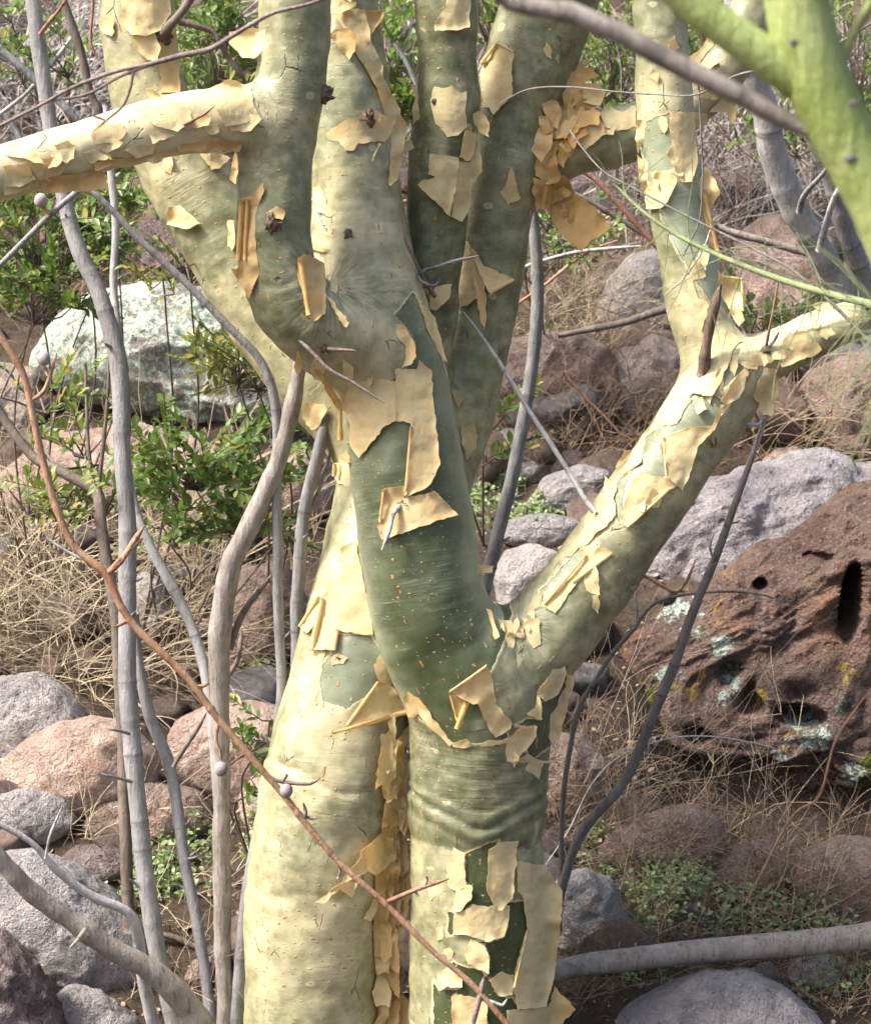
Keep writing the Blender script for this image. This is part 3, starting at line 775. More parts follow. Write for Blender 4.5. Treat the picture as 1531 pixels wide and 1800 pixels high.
# where the green under-bark lies bare: limbs, paleness with sky sheen painted in on RU, outline
BARE = [
 (('M','U2','R','RB'), .20, tp(None, [(728,512),(752,560),(772,620),(800,700),(845,900),(900,1080),(880,1140),(858,1190),(865,1250),(895,1300),(840,1306),(795,1306),(700,1236),(655,1160),(610,1080),(590,980),(575,880),(570,790),(640,770),(670,700),(690,560)])),
 (('R',), .12, tp('O', [(690,385),(910,300),(870,360),(850,640),(900,770),(730,730),(635,790),(690,720),(720,600),(680,560)])),
 (('R',), .12, tp('O', [(930,710),(1080,720),(1100,900),(1050,1050),(1010,1210),(940,1180),(840,1230),(845,1080),(810,1010),(760,970),(850,985),(940,950),(980,850),(975,740)])),
 (('R',), .12, tp('O', [(570,1100),(670,1150),(790,1180),(840,1230),(900,1350),(1000,1360),(1030,1440),(960,1440),(940,1600),(840,1600),(820,1400),(600,1340),(590,1600),(470,1600),(470,1250),(500,1310),(660,1300),(640,1200)])),
 (('R',), .12, tp('O', [(570,780),(605,790),(600,930),(562,940)])),
 (('R','RB'), .18, tp('K', [(770,830),(890,770),(940,640),(960,700),(920,800),(840,900),(820,1060),(840,1110),(700,1210),(670,1150),(740,1050),(740,980),(600,980),(690,930),(770,940)])),
 (('L',), .62, tp('I', [(350,630),(580,640),(660,780),(640,950),(560,1050),(420,1130),(250,1080),(250,850),(330,740)])),
 (('RB',), .55, tp('G', [(340,1300),(450,1120),(600,1130),(690,1190),(580,1340),(400,1345),(250,1400),(180,1560),(50,1560),(180,1370)])),
 (('RB',), .55, tp('J', [(1090,250),(1220,240),(1225,540),(1040,500),(960,560),(920,820),(890,780),(870,660),(910,540),(1060,430)])),
 (('RB',), .55, tp('J', [(540,1120),(640,1010),(740,940),(770,990),(690,1050),(400,1385),(380,1300)])),
 (('RB','RU'), .5, tp('G', [(720,830),(790,800),(730,900),(800,940),(700,1060),(650,1100),(660,980),(700,900)])),
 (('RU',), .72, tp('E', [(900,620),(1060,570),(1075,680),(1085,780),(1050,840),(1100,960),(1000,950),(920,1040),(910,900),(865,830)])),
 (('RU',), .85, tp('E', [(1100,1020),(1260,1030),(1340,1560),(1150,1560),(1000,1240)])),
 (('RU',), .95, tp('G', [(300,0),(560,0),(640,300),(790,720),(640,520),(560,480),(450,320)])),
 (('U2','M'), .55, tp('B', [(1150,990),(1200,900),(1280,865),(1330,1000),(1340,1080),(1250,1160),(1190,1040)])),
 (('U2',), .6, tp('B', [(565,200),(610,190),(635,260),(640,340),(700,430),(650,400),(610,300)])),
]
def sdf_poly(x, y, poly):
    n = len(poly)
    inside = np.zeros(len(x), bool)
    d2 = np.full(len(x), 1e12)
    for i in range(n):
        x1, y1 = poly[i][:2]; x2, y2 = poly[(i + 1) % n][:2]
        ex, ey = x2 - x1, y2 - y1
        t = np.clip(((x - x1) * ex + (y - y1) * ey) / (ex * ex + ey * ey + 1e-9), 0, 1)
        d2 = np.minimum(d2, (x - x1 - t * ex) ** 2 + (y - y1 - t * ey) ** 2)
        c = ((y1 > y) != (y2 > y)) & (x < (x2 - x1) * (y - y1) / (y2 - y1 + 1e-12) + x1)
        inside ^= c
    d = np.sqrt(d2)
    return np.where(inside, d, -d)
peel = np.full(len(co), -40.0); bloom_sheen = np.zeros(len(co))
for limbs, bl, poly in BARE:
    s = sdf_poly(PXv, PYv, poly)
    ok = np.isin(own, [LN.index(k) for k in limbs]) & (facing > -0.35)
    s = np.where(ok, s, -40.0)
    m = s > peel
    bloom_sheen = np.where(m & (s > -8), bl, bloom_sheen)
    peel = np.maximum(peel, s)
# sky sheen painted into the bare skin on the flanks of the big middle limb
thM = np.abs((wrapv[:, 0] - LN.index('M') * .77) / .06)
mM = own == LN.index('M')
bloom_sheen = np.where(mM, bloom_sheen + .55 * np.clip((thM - .55) / .8, 0, 1) ** 1.5, bloom_sheen)
fanv = np.zeros_like(co); fanamp = np.zeros(len(co))
for (fx, fy, rad, limbs, aimp) in [(578, 505, 95, ('LB', 'U2', 'M'), 1.0), (912, 1095, 70, ('R', 'RB', 'M'), 1.0), (1290, 600, 55, ('RB', 'RU', 'RR'), .9), (452, 175, 50, ('LB', 'HB'), .8), (760, 1270, 60, ('R',), .5)]:
    dx, dy = PXv - fx, PYv - fy
    r = np.hypot(dx, dy)
    a = aimp * np.exp(-(r / rad) ** 2 * 1.3)
    a[~np.isin(own, [LN.index(k) for k in limbs])] = 0
    m = a > fanamp
    ang = np.arctan2(dy, dx)
    fanv[m] = np.stack([ang * 5.0, r * 0.012, np.full(len(r), fx * .1)], 1)[m]
    fanamp = np.maximum(fanamp, a)
rings = np.zeros(len(co))
for (gx_, gy_, rx_, ry_, ga, limb) in [(840,1380,200,95,1.0,'R'),(640,620,120,60,.6,'LB'),(600,1380,150,50,.4,'L'),(300,220,200,90,.25,'HB')]:
    rings = np.maximum(rings, np.where(own == LN.index(limb), ga * np.exp(-((PXv - gx_) / rx_) ** 2 - ((PYv - gy_) / ry_) ** 2), 0))

TREE_BASE = P(700, 1960, .01)
tree = empty('peeling_tree', TREE_BASE, 'papery-barked tree with peeling cream bark over a smooth green trunk', 'tree')
LIMB_OBJ = {}; LIMB_BVH = {}
forder = own[quads]
fowner = np.array([np.bincount(r, minlength=1).argmax() for r in forder])
for li, k in enumerate(LN):
    fs = quads[fowner == li]
    used, inv = np.unique(fs, return_inverse=True)
    fl = inv.reshape(-1, 4)
    me = bpy.data.meshes.new(LIMBS[k][0])
    me.vertices.add(len(used)); me.vertices.foreach_set('co', co[used].ravel())
    me.loops.add(len(fl) * 4); me.loops.foreach_set('vertex_index', fl.ravel())
    me.polygons.add(len(fl)); me.polygons.foreach_set('loop_start', np.arange(len(fl)) * 4)
    me.polygons.foreach_set('use_smooth', np.ones(len(fl), bool))
    me.update(calc_edges=True); me.validate()
    for nm, arr, ty in (('paper', paper, 'FLOAT'), ('dark', darkv, 'FLOAT'), ('peel', peel, 'FLOAT'), ('bloom_sheen', bloom_sheen, 'FLOAT'), ('fanamp', fanamp, 'FLOAT'), ('rings', rings, 'FLOAT'), ('local', loc3, 'FLOAT_VECTOR'), ('wrap', wrapv, 'FLOAT_VECTOR'), ('fan', fanv, 'FLOAT_VECTOR')):
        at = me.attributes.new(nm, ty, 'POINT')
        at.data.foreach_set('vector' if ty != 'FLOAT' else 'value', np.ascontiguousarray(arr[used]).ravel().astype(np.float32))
    me.normals_split_custom_set_from_vertices(nrm[used].tolist())
    LIMB_OBJ[k] = obj(LIMBS[k][0], me, M['bark'], tree)
    LIMB_BVH[k] = BVHTree.FromPolygons([tuple(c) for c in co[used]], [tuple(f) for f in fl.tolist()])

# ------------------------------------------------------------------ flakes of bark
NEAR = dict(R=('M', 'RB'), M=('R', 'RB', 'U2', 'LB'), RB=('R', 'RU', 'RR'), RU=('RB', 'RR'), RR=('RB', 'RU'), U2=('M',), LB=('M', 'HB'), HB=('LB',), L=('U1', 'U3'), U1=('L',), U3=('L', 'CB'), CB=('U3',), U4=())
def skin_depth(k, px, py):
    d = ray_dir(px, py)
    L = d.length
    best = None
    for q in (k,) + NEAR.get(k, ()):
        h = LIMB_BVH[q].ray_cast(CAM, d)
        if h[0] is not None and (best is None or h[3] < best): best = h[3]
    return best / L if best is not None else None
FL = random.Random(3)
NFLAKE = 0
def flake(k, pts, tone=0.25, rolls=(), crumple=1.0, minl=0.8, spacing=6.0):
    """pts: (px, py, lift_px) outline; the sheet follows the limb and lifts off it"""
    global NFLAKE
    NFLAKE += 1
    sd = NFLAKE * 3.7
    out = []
    n = len(pts)
    lifts = [(p[2] if p[2] < 2 else p[2] * 1.35) if len(p) > 2 else 2.0 for p in pts]
    for i in range(n):
        a, b = pts[i], pts[(i + 1) % n]
        L = math.hypot(b[0] - a[0], b[1] - a[1])
        m = max(1, int(L / spacing))
        nx, ny = -(b[1] - a[1]) / (L + 1e-6), (b[0] - a[0]) / (L + 1e-6)
        for j in range(m):
            t = j / m
            jt = 0 if j == 0 else 2.6 * noise.fractal(Vector((a[0] * .2 + sd, a[1] * .2, t * L * .07)), .7, 2.2, 3) * crumple + FL.uniform(-.6, .6)
            out.append((a[0] + (b[0] - a[0]) * t + nx * jt, a[1] + (b[1] - a[1]) * t + ny * jt))
    xs, ys = [p[0] for p in out], [p[1] for p in out]
    vs = [Vector((p[0], p[1])) for p in out]
    ne = len(vs)
    edges = [(i, (i + 1) % ne) for i in range(ne)]
    gx = np.arange(min(xs), max(xs), spacing); gy = np.arange(min(ys), max(ys), spacing)
    GX, GY = [q.ravel() for q in np.meshgrid(gx, gy)]
    if len(GX):
        GX = GX + np.array([FL.uniform(-1.2, 1.2) for _ in GX]); GY = GY + np.array([FL.uniform(-1.2, 1.2) for _ in GY])
        sdv = sdf_poly(GX, GY, out)
        vs += [Vector((x, y)) for x, y, s in zip(GX, GY, sdv) if s > spacing * .45]
    rv, re_, rf, *_ = delaunay_2d_cdt(vs, edges, [], 1, 1e-4)
    if not rf: return None
    R2 = np.array([(v.x, v.y) for v in rv])
    dep = [skin_depth(k, x, y) for x, y in R2]
    hits = np.array([i for i, d in enumerate(dep) if d is not None], int)
    if len(hits) == 0:
        C = chains[k]
        cc = np.array([np.mean(xs), np.mean(ys)])
        pr = np.array([to_px(c[:3]) for c in C])
        j = np.argmin(((pr - cc) ** 2).sum(1))
        dv = np.full(len(R2), (Vector(C[j, :3]) - CAM).dot(FWD))
        hitmask = np.zeros(len(R2), bool)
    else:
        hv = np.array([dep[i] for i in hits])
        lim = np.median(hv) + 0.05
        dv = np.empty(len(R2)); hitmask = np.zeros(len(R2), bool)
        for i in range(len(R2)):
            if dep[i] is not None and dep[i] < lim: dv[i] = dep[i]; hitmask[i] = True
            else:
                q = hits[np.argmin(((R2[hits] - R2[i]) ** 2).sum(1))]
                dv[i] = min(dep[q], lim)
    hard = dv.copy()
    nb = [[] for _ in R2]
    for a, b in re_: nb[a].append(b); nb[b].append(a)
    for _ in range(4):
        dv = np.array([0.5 * dv[i] + 0.5 * (np.mean(dv[nb[i]]) if nb[i] else dv[i]) for i in range(len(dv))])
    # lift
    PV = np.array([(p[0], p[1]) for p in pts]); LV = np.array(lifts)
    d2 = ((R2[:, None, :] - PV[None]) ** 2).sum(2) + 4.0
    w = 1 / d2 ** 1.2
    lift = (w * LV).sum(1) / w.sum(1)
    mp = K * 3.0
    crk = np.array([0.6 * noise.fractal(Vector((x * .03 + sd, y * .03, sd)), .8, 2.0, 2) + 0.9 * (0.25 - abs(noise.noise(Vector((x * .045 + sd, y * .03 - sd, 2.0))))) for x, y in R2])
    lift = lift + crk * crumple * np.minimum(3.5, 0.6 + lift * .35)
    rim_d = np.maximum(0, sdf_poly(R2[:, 0], R2[:, 1], out))
    lift = lift + np.exp(-rim_d / 5.0) * np.clip(lift - 1.5, 0, 6) * (.55 + .5 * crk)      # the free margin curls up
    lift = np.maximum(lift, minl)
    dv = np.where(hitmask, np.minimum(dv - lift * mp, hard - minl * mp), dv - lift * mp)
    verts = [CAM + ray_dir(x, y) * d for (x, y), d in zip(R2, dv)]
    mb = MB()
    mb.v = verts; mb.f = []
    for f in rf:
        a, b, c = verts[f[0]], verts[f[1]], verts[f[2]]
        nn = (b - a).cross(c - a)
        mb.f.append(tuple(f) if nn.dot(CAM - a) > 0 else tuple(reversed(f)))
    tn = [tone * .8 + .03 + 0.2 * crk[i] + min(.12, max(0, lift[i] - 5) * .01) for i in range(len(verts))]
    # give the sheet its thickness: front, back and a crisp rim of their own
    nv = len(verts)
    vn = [Vector((0, 0, 0)) for _ in verts]
    for f in mb.f:
        nn = (verts[f[1]] - verts[f[0]]).cross(verts[f[2]] - verts[f[0]])
        for i in f: vn[i] += nn
    th = 0.00028
    back = [v - n_.normalized() * th if n_.length > 0 else v.copy() for v, n_ in zip(verts, vn)]
    ec = {}
    for f in mb.f:
        for i in range(3):
            e = (f[i], f[(i + 1) % 3]); ec[e] = 1
    rim = [e for e in ec if (e[1], e[0]) not in ec]
    mb.v = list(verts) + back
    mb.f = mb.f + [tuple(reversed([i + nv for i in f])) for f in mb.f]
    tn = tn + [t + .3 for t in tn]
    for a, b in rim:
        q = len(mb.v)
        mb.v += [verts[b], verts[a], back[a], back[b]]
        tn += [tn[b] + .1, tn[a] + .1, tn[a] + .1, tn[b] + .1]
        mb.f.append((q, q + 1, q + 2, q + 3))
    for (x1, y1, x2, y2, r1, r2) in rolls:
        def zat(x, y):
            return dv[np.argmin(((R2 - np.array([x, y])) ** 2).sum(1))]
        z1, z2 = zat(x1, y1), zat(x2, y2)
        pl = []
        for t in np.linspace(0, 1, 9):
            wob = 1 + .15 * noise.noise(Vector((t * 4, sd, 0)))
            z = z1 + (z2 - z1) * t - (r1 + (r2 - r1) * t) * .5 * mp
            q = CAM + ray_dir(x1 + (x2 - x1) * t, y1 + (y2 - y1) * t) * z
            pl.append((q.x, q.y, q.z, (r1 + (r2 - r1) * t) * mp * wob))
        mb.tube(pl, 8)
        tn += [tone * .8 + .03 + .25] * (len(mb.v) - len(tn))
    me = new_mesh('bark_flake', mb.v, mb.f)
    at = me.attributes.new('tone', 'FLOAT', 'POINT')
    at.data.foreach_set('value', [float(t) for t in tn])
    return obj('bark_flake', me, M['flake'], LIMB_OBJ[k])
FLAKES = [
 # tile, limb, tone, outline (zoomed pixels, lift), rolls
 ('A','U1',.15,[(150,-40,2),(490,-40,3),(500,90,9),(430,200,8),(330,240,6),(230,230,9),(150,150,10),(180,80,4)]),
 ('A','U1',.30,[(250,240,3),(390,220,3),(430,330,6),(390,420,6),(320,380,4),(260,330,4),(240,290,4)]),
 ('A','U1',.15,[(10,140,3),(110,105,5),(120,210,6),(100,240,6),(30,200,2)]),
 ('A','U1',.60,[(430,230,2),(520,190,6),(560,420,9),(560,620,9),(430,620,2),(420,400,2)]),
 ('A','LB',.15,[(890,210,6),(1050,185,4),(1135,200,1),(1120,330,1),(1060,390,5),(980,385,9),(890,290,12)]),
 ('A','HB',.10,[(710,610,2),(760,590,2),(890,530,4),(1040,580,1),(1050,680,1),(1100,780,1),(980,830,2),(870,850,3),(820,760,5),(760,660,4)]),
 ('A','HB',.75,[(540,980,3),(700,950,2),(760,920,2),(900,940,2),(980,960,2),(960,1020,6),(840,1010,7),(700,1020,7),(560,1020,6)]),
 ('A','HB',.20,[(330,590,5),(380,595,6),(450,650,1),(430,690,1),(350,650,4)]),
 ('A','U1',.25,[(480,1390,6),(560,1380,3),(700,1500,8),(600,1540,6),(470,1510,4)]),
 ('A','HB',.55,[(-20,1090,3),(200,1060,2),(300,1040,1),(450,1010,2),(440,1080,6),(380,1100,7),(330,1080,5),(200,1120,7),(100,1110,6),(-10,1150,7)]),
 ('A','U1',.70,[(890,1200,9),(930,1010,3),(980,1010,3),(935,1240,10)]),
 ('A','U1',.30,[(690,1030,2),(830,1030,2),(900,1060,4),(830,1130,8),(770,1140,8),(730,1080,4)]),
 (None,'HB',.65,[(70,312,2),(180,300,2),(192,330,8),(150,336,9),(110,338,10),(75,338,8)]),
 (None,'HB',.20,[(0,258,2),(35,250,1),(70,275,6),(80,290,8),(50,280,6),(10,272,3)]),
 (None,'HB',.25,[(82,285,2),(105,268,5),(110,280,6),(100,292,6),(85,296,4)]),
 ('B','LB',.55,[(70,600,10),(95,190,9),(150,170,7),(240,80,3),(245,130,2),(200,250,1),(185,400,1),(195,560,1),(215,690,1),(140,860,7),(90,760,9),(30,680,11),(25,655,11),(70,660,8)], [(95,200,70,600,4,4),(135,190,115,600,3.5,3)]),
 ('B','LB',.62,[(470,590,3),(520,560,5),(600,590,7),(650,620,4),(665,760,3),(660,960,3),(580,1010,7),(540,980,7),(500,800,4),(470,700,2)], [(490,600,545,970,5,4)]),
 ('B','U2',.30,[(530,490,3),(570,480,6),(640,520,4),(690,530,2),(640,545,4),(530,525,5)]),
 ('B','U2',.15,[(570,110,2),(620,95,6),(680,240,2),(740,280,1),(690,310,2),(600,270,4),(580,200,5)]),
 ('B','LB',.05,[(660,830,2),(710,870,3),(820,1020,9),(800,1055,10),(770,1020,7),(700,920,3)]),
 ('B','M',.35,[(1140,1030,5),(1190,1040,7),(1260,1170,9),(1270,1250,8),(1240,1300,5),(1170,1330,2),(1200,1250,2),(1200,1180,3),(1130,1090,3)]),
 ('B','U2',.35,[(1280,870,5),(1310,900,4),(1400,990,4),(1420,1080,5),(1480,1290,4),(1450,1270,6),(1370,1120,7),(1340,1060,7),(1300,930,6)]),
 ('B','U1',.25,[(0,330,3),(40,330,4),(50,480,5),(30,540,5),(0,500,2)]),
 ('B','LB',.60,[(260,280,1),(330,235,4),(390,270,5),(370,330,4),(280,310,1)]),
 ('C','U2',.85,[(460,60,3),(595,75,8),(590,110,9),(510,230,5),(480,150,2)]),
 ('C','U2',.40,[(250,50,1),(460,60,2),(520,300,5),(580,420,6),(590,520,6),(680,690,7),(750,860,8),(730,960,8),(690,1200,8),(640,1250,9),(625,1240,8),(640,960,5),(640,850,4),(600,760,4),(550,590,6),(480,470,4),(400,350,2),(350,250,1),(300,150,1)]),
 ('C','U2',.50,[(215,235,9),(270,190,6),(360,185,7),(410,250,8),(400,340,8),(360,400,6),(330,360,4),(280,300,5)]),
 ('C','U2',.40,[(200,890,1),(300,830,2),(350,790,3),(430,790,3),(540,740,4),(670,800,5),(640,900,3),(600,950,3),(480,960,4),(420,960,2),(390,1010,2),(330,1010,2),(290,950,1),(210,930,1)]),
 ('C','U2',.15,[(555,960,3),(578,965,3),(520,1080,8),(505,1085,8)]),
 ('C','U2',.35,[(255,70,6),(300,10,4),(410,10,4),(400,40,6),(280,95,8)]),
 ('C','U4',.15,[(935,150,5),(1010,50,3),(1020,-30,1),(1180,-30,1),(1170,180,5),(1090,200,5),(935,205,6)]),
 ('C','U4',.18,[(905,670,1),(930,580,1),(1000,590,1),(1050,570,2),(1100,620,1),(1150,610,1),(1140,750,1),(1150,850,1),(1090,910,2),(1020,920,2),(980,870,1),(930,800,1)]),
 ('C','U4',.35,[(775,565,5),(820,570,3),(830,800,2),(790,830,5),(780,740,6),(800,680,3)]),
 ('C','U3',.00,[(1240,470,2),(1260,400,3),(1360,280,9),(1465,340,14),(1450,560,15),(1455,640,15),(1330,770,9),(1300,720,5),(1250,720,3)], [(1360,285,1460,345,3,2),(1252,420,1350,290,4,3)]),
 ('C','U4',.35,[(1195,760,3),(1245,740,6),(1300,820,9),(1300,920,9),(1230,880,5),(1200,830,3)]),
 ('C','U4',.40,[(1140,870,6),(1200,890,4),(1225,860,5),(1205,1000,7),(1170,1080,8),(1100,1055,4)]),
 ('C','U4',.25,[(900,1035,5),(1030,1045,2),(1095,1060,2),(1085,1200,2),(1040,1455,6),(1000,1420,7),(940,1350,9),(870,1290,11),(820,1240,14),(850,1210,12),(940,1190,5),(890,1170,5)]),
 ('C','U4',.30,[(1095,1080,2),(1170,1090,2),(1240,950,6),(1255,1150,8),(1180,1250,5),(1165,1420,6),(1120,1490,7),(1045,1455,5)]),
 ('C','U4',.25,[(730,950,6),(780,940,3),(800,990,2),(730,1020,6)]),
 ('D','U3',.20,[(510,450,2),(560,500,3),(590,700,6),(605,855,10),(560,890,12),(490,925,13),(440,880,12),(400,800,10),(430,720,6),(480,600,3)]),
 ('D','U3',.40,[(555,520,4),(600,560,5),(640,680,9),(670,880,13),(670,990,15),(655,1075,16),(625,970,14),(600,820,12),(575,700,9)]),
 ('D','U3',.15,[(560,500,5),(620,580,8),(650,640,11),(850,725,24),(845,745,24),(690,820,18),(620,680,12)], [(690,820,858,732,3.5,2)]),
 ('D','U4',.35,[(285,850,4),(330,780,2),(440,760,2),(420,860,6),(330,940,7),(290,930,6)]),
 ('E','U3',.70,[(450,235,6),(530,260,9),(590,310,14),(500,350,12),(450,420,10),(480,500,10),(600,560,15),(570,600,14),(460,500,9),(330,560,3),(340,430,3),(370,350,3),(400,290,3)]),
 ('E','U3',.25,[(450,420,10),(500,360,12),(590,380,15),(630,430,17),(590,520,16),(540,510,13),(470,470,10)]),
 ('E','U3',.65,[(330,560,3),(420,530,8),(480,520,12),(600,570,16),(580,650,16),(480,660,13),(420,730,14),(380,830,14),(350,940,14),(310,900,9),(300,800,6),(280,760,4),(310,640,3)]),
 ('E','U3',.72,[(200,750,3),(290,760,8),(310,900,12),(320,1020,13),(240,1060,12),(160,990,7),(150,930,4),(180,830,3)]),
 ('E','U3',.60,[(140,1000,4),(240,1040,12),(210,1210,14),(160,1230,11),(135,1100,5)], [(235,1040,205,1210,4,3)]),
 ('E','U3',.65,[(250,1080,10),(340,1060,14),(400,1110,18),(300,1160,16),(230,1220,12)]),
 ('E','U3',.72,[(230,1230,8),(310,1190,12),(420,1110,14),(540,1190,18),(660,1310,22),(655,1350,22),(560,1410,24),(500,1460,22),(470,1500,22),(380,1430,18),(310,1350,13)]),
 ('E','CB',.35,[(470,660,6),(590,600,7),(630,710,7),(560,760,6),(480,820,8),(430,760,8)]),
 ('E','CB',.00,[(600,560,6),(640,510,4),(740,560,2),(830,515,2),(840,660,1),(700,690,2),(620,660,5)]),
 ('E','RU',.30,[(840,610,5),(880,610,3),(905,650,2),(880,760,2),(850,840,4),(835,760,6)]),
 ('E','RU',.30,[(835,840,6),(900,900,2),(910,960,1),(890,1100,3),(870,1080,4),(850,960,5)]),
 ('E','RU',.15,[(1060,570,2),(1230,560,2),(1240,760,3),(1250,900,4),(1210,1030,7),(1140,1030,6),(1100,960,5),(1040,840,5),(1080,780,4),(1060,680,4)]),
 ('E','RU',.12,[(890,1100,3),(960,970,4),(1000,950,3),(1100,990,5),(1110,1020,6),(1050,1160,7),(990,1210,6),(900,1210,3)]),
 ('E','RU',.25,[(1275,930,4),(1320,940,8),(1400,1090,14),(1340,1220,12),(1300,1150,6),(1265,1080,3)]),
 ('E','RU',.50,[(1262,1050,3),(1300,1100,6),(1340,1250,8),(1390,1500,7),(1380,1531,6),(1330,1450,4),(1285,1250,3)], [(1290,1080,1385,1510,4,4)]),
 ('E','CB',.15,[(1230,560,4),(1310,570,6),(1310,640,8),(1240,660,6)]),
 ('E','CB',.35,[(1330,560,6),(1450,430,3),(1520,450,6),(1500,620,12),(1480,640,12),(1440,560,9)]),
 ('E','CB',.20,[(1220,190,7),(1350,20,5),(1400,50,4),(1270,210,5)]),
 ('G','RU',.22,[(615,280,3),(680,330,8),(780,345,14),(780,560,14),(800,620,12),(760,670,9),(720,600,6),(640,450,3),(620,380,3)], [(680,330,780,345,2.5,2),(780,345,785,560,2,2.5)]),
 ('G','RU',.05,[(390,300,1),(440,330,1),(490,480,2),(560,500,3),(545,600,2),(500,700,2),(470,560,1)]),
 ('G','RB',.05,[(560,850,1),(600,740,1),(680,690,2),(780,760,2),(720,820,2),(700,900,3),(640,1000,4),(580,1130,5),(510,1120,5),(450,1110,3),(400,1180,3),(340,1300,3),(180,1370,2),(140,1400,1),(300,1100,1),(380,980,1),(480,900,1)]),
 ('G','RB',.25,[(510,1100,3),(580,1060,4),(660,980,5),(640,1040,8),(580,1130,8),(515,1130,7)]),
 ('G','RB',.20,[(640,1170,7),(700,1060,6),(800,940,4),(800,1080,2),(760,1150,2),(680,1190,4)]),
 ('G','RB',.12,[(860,1130,3),(930,940,3),(1020,960,8),(1030,1100,12),(1000,1200,12),(980,1270,13),(920,1260,11),(920,1200,9),(870,1160,5)]),
 ('G','RB',.45,[(545,1420,5),(640,1190,5),(668,1190,2),(600,1360,2)]),
 ('G','RR',.30,[(1040,920,2),(1170,740,2),(1290,770,4),(1320,820,5),(1250,870,5),(1150,900,5),(1050,940,3)]),
 ('G','RR',.05,[(1250,520,2),(1290,500,5),(1390,500,4),(1400,560,2),(1330,560,2)]),
 ('G','RR',.25,[(905,870,3),(940,850,4),(960,900,6),(930,940,7)]),
 ('H','M',.28,[(400,330,4),(430,230,1),(600,170,1),(750,190,1),(750,460,3),(680,490,5),(620,560,5),(500,710,8),(440,630,6),(440,480,4),(385,380,6)]),
 ('H','M',.32,[(745,110,3),(890,110,3),(905,45,6),(990,115,5),(1000,300,4),(1020,480,4),(1050,750,5),(1000,850,7),(960,905,8),(800,980,5),(830,850,7),(850,600,6),(848,475,4),(750,460,3)], [(852,500,815,960,2.5,3)]),
 ('H','M',.38,[(670,915,8),(815,895,6),(800,975,2),(880,965,2),(1010,930,9),(1090,1010,7),(1170,1090,11),(1000,1140,4),(860,1190,4),(720,1240,6),(670,1250,7),(640,1150,6),(650,1060,5)], [(668,920,642,1140,2.5,2.5)]),
 ('H','M',.50,[(600,1140,10),(640,1150,6),(685,1230,6),(660,1262,8)]),
 ('H','LB',.45,[(200,110,3),(280,120,2),(340,260,4),(390,350,5),(395,580,8),(350,605,9),(365,400,7),(300,290,6),(250,200,5)], [(375,380,372,590,3,4)]),
 ('H','M',.55,[(370,690,9),(420,650,4),(450,740,4),(400,730,8)]),
 ('H','U3',.15,[(1180,470,2),(1215,500,4),(1270,470,7),(1300,560,9),(1290,640,9),(1225,720,5),(1190,560,3)]),
 ('H','U3',.25,[(1130,240,3),(1210,310,9),(1180,350,7),(1170,380,4),(1140,300,3)]),
 ('H','L',.20,[(330,830,7),(340,740,7),(440,750,5),(440,900,3),(360,880,5)], [(335,745,330,830,3,3),(375,760,360,850,3.5,3)]),
 ('H','M',.25,[(1290,1430,3),(1410,1435,12),(1400,1480,12),(1300,1490,3)]),
 ('H','U1',.15,[(120,440,9),(150,330,6),(270,350,5),(290,380,5),(230,500,7),(180,520,9)]),
 ('I','L',.10,[(370,50,5),(475,10,3),(520,200,2),(580,480,2),(600,640,4),(420,620,4),(360,600,4),(330,740,8),(170,730,9),(210,560,7),(250,400,6),(300,300,6),(400,230,3),(380,150,4)], [(255,390,180,735,4,5),(355,600,335,740,4,3)]),
 ('I','L',.25,[(95,575,12),(230,370,5),(250,400,3),(200,570,5),(150,625,9),(130,610,11)], [(100,580,225,385,3,2.5)]),
 ('I','L',.08,[(95,810,5),(160,780,2),(180,735,3),(280,750,2),(250,850,1),(230,1000,1),(200,1090,1),(130,1040,2),(95,990,4)]),
 ('I','L',.12,[(60,1090,5),(80,985,5),(130,1040,3),(110,1080,2)]),
 ('I','L',.22,[(600,840,5),(650,760,3),(700,860,3),(780,970,4),(830,1020,5),(760,1000,6),(640,950,7)]),
 ('I','L',.30,[(630,955,6),(700,970,5),(800,1060,9),(820,1150,12),(620,1200,16),(420,1250,20),(520,1110,14)], [(632,952,420,1250,3,3.5),(822,1155,320,1300,5,2.5),(805,1060,850,1195,5,5)]),
 ('I','R',.50,[(830,1020,4),(900,1060,4),(1130,1370,3),(1110,1390,3),(1000,1280,4),(900,1170,5),(870,1195,7),(830,1190,8),(800,1060,6)]),
 ('I','R',.38,[(1360,830,5),(1400,940,2),(1420,1100,2),(1531,1230,2),(1520,1270,2),(1420,1330,5),(1390,1290,6),(1300,1100,10),(1270,1105,11),(1220,1080,12),(1110,1020,14),(1200,960,12),(1300,890,9)], [(1110,1022,1355,850,2,2.5)]),
 ('I','R',.55,[(1110,1020,13),(1220,1080,11),(1190,1150,11),(1165,1210,12),(1150,1180,12),(1120,1080,13)], [(1225,1095,1158,1270,5,4.5),(1112,1025,1160,1210,2,2)]),
 ('I','R',.30,[(1130,1370,1),(1170,1352,3),(1230,1340,3),(1250,1358,3),(1268,1385,1),(1230,1398,1),(1170,1396,1),(1130,1390,1)]),
 ('I','R',.25,[(1310,1372,3),(1380,1345,3),(1430,1354,3),(1500,1330,4),(1500,1362,1),(1400,1388,1),(1320,1392,1)]),
 ('I','L',.20,[(310,800,2),(360,760,3),(430,790,3),(400,830,2),(320,840,2)]),
 ('J','RB',.12,[(1210,260,7),(1370,195,4),(1531,185,5),(1535,230,4),(1440,330,2),(1400,480,2),(1340,625,5),(1240,530,6),(1225,520,6),(1220,400,7)], [(1212,265,1228,520,2,2)]),
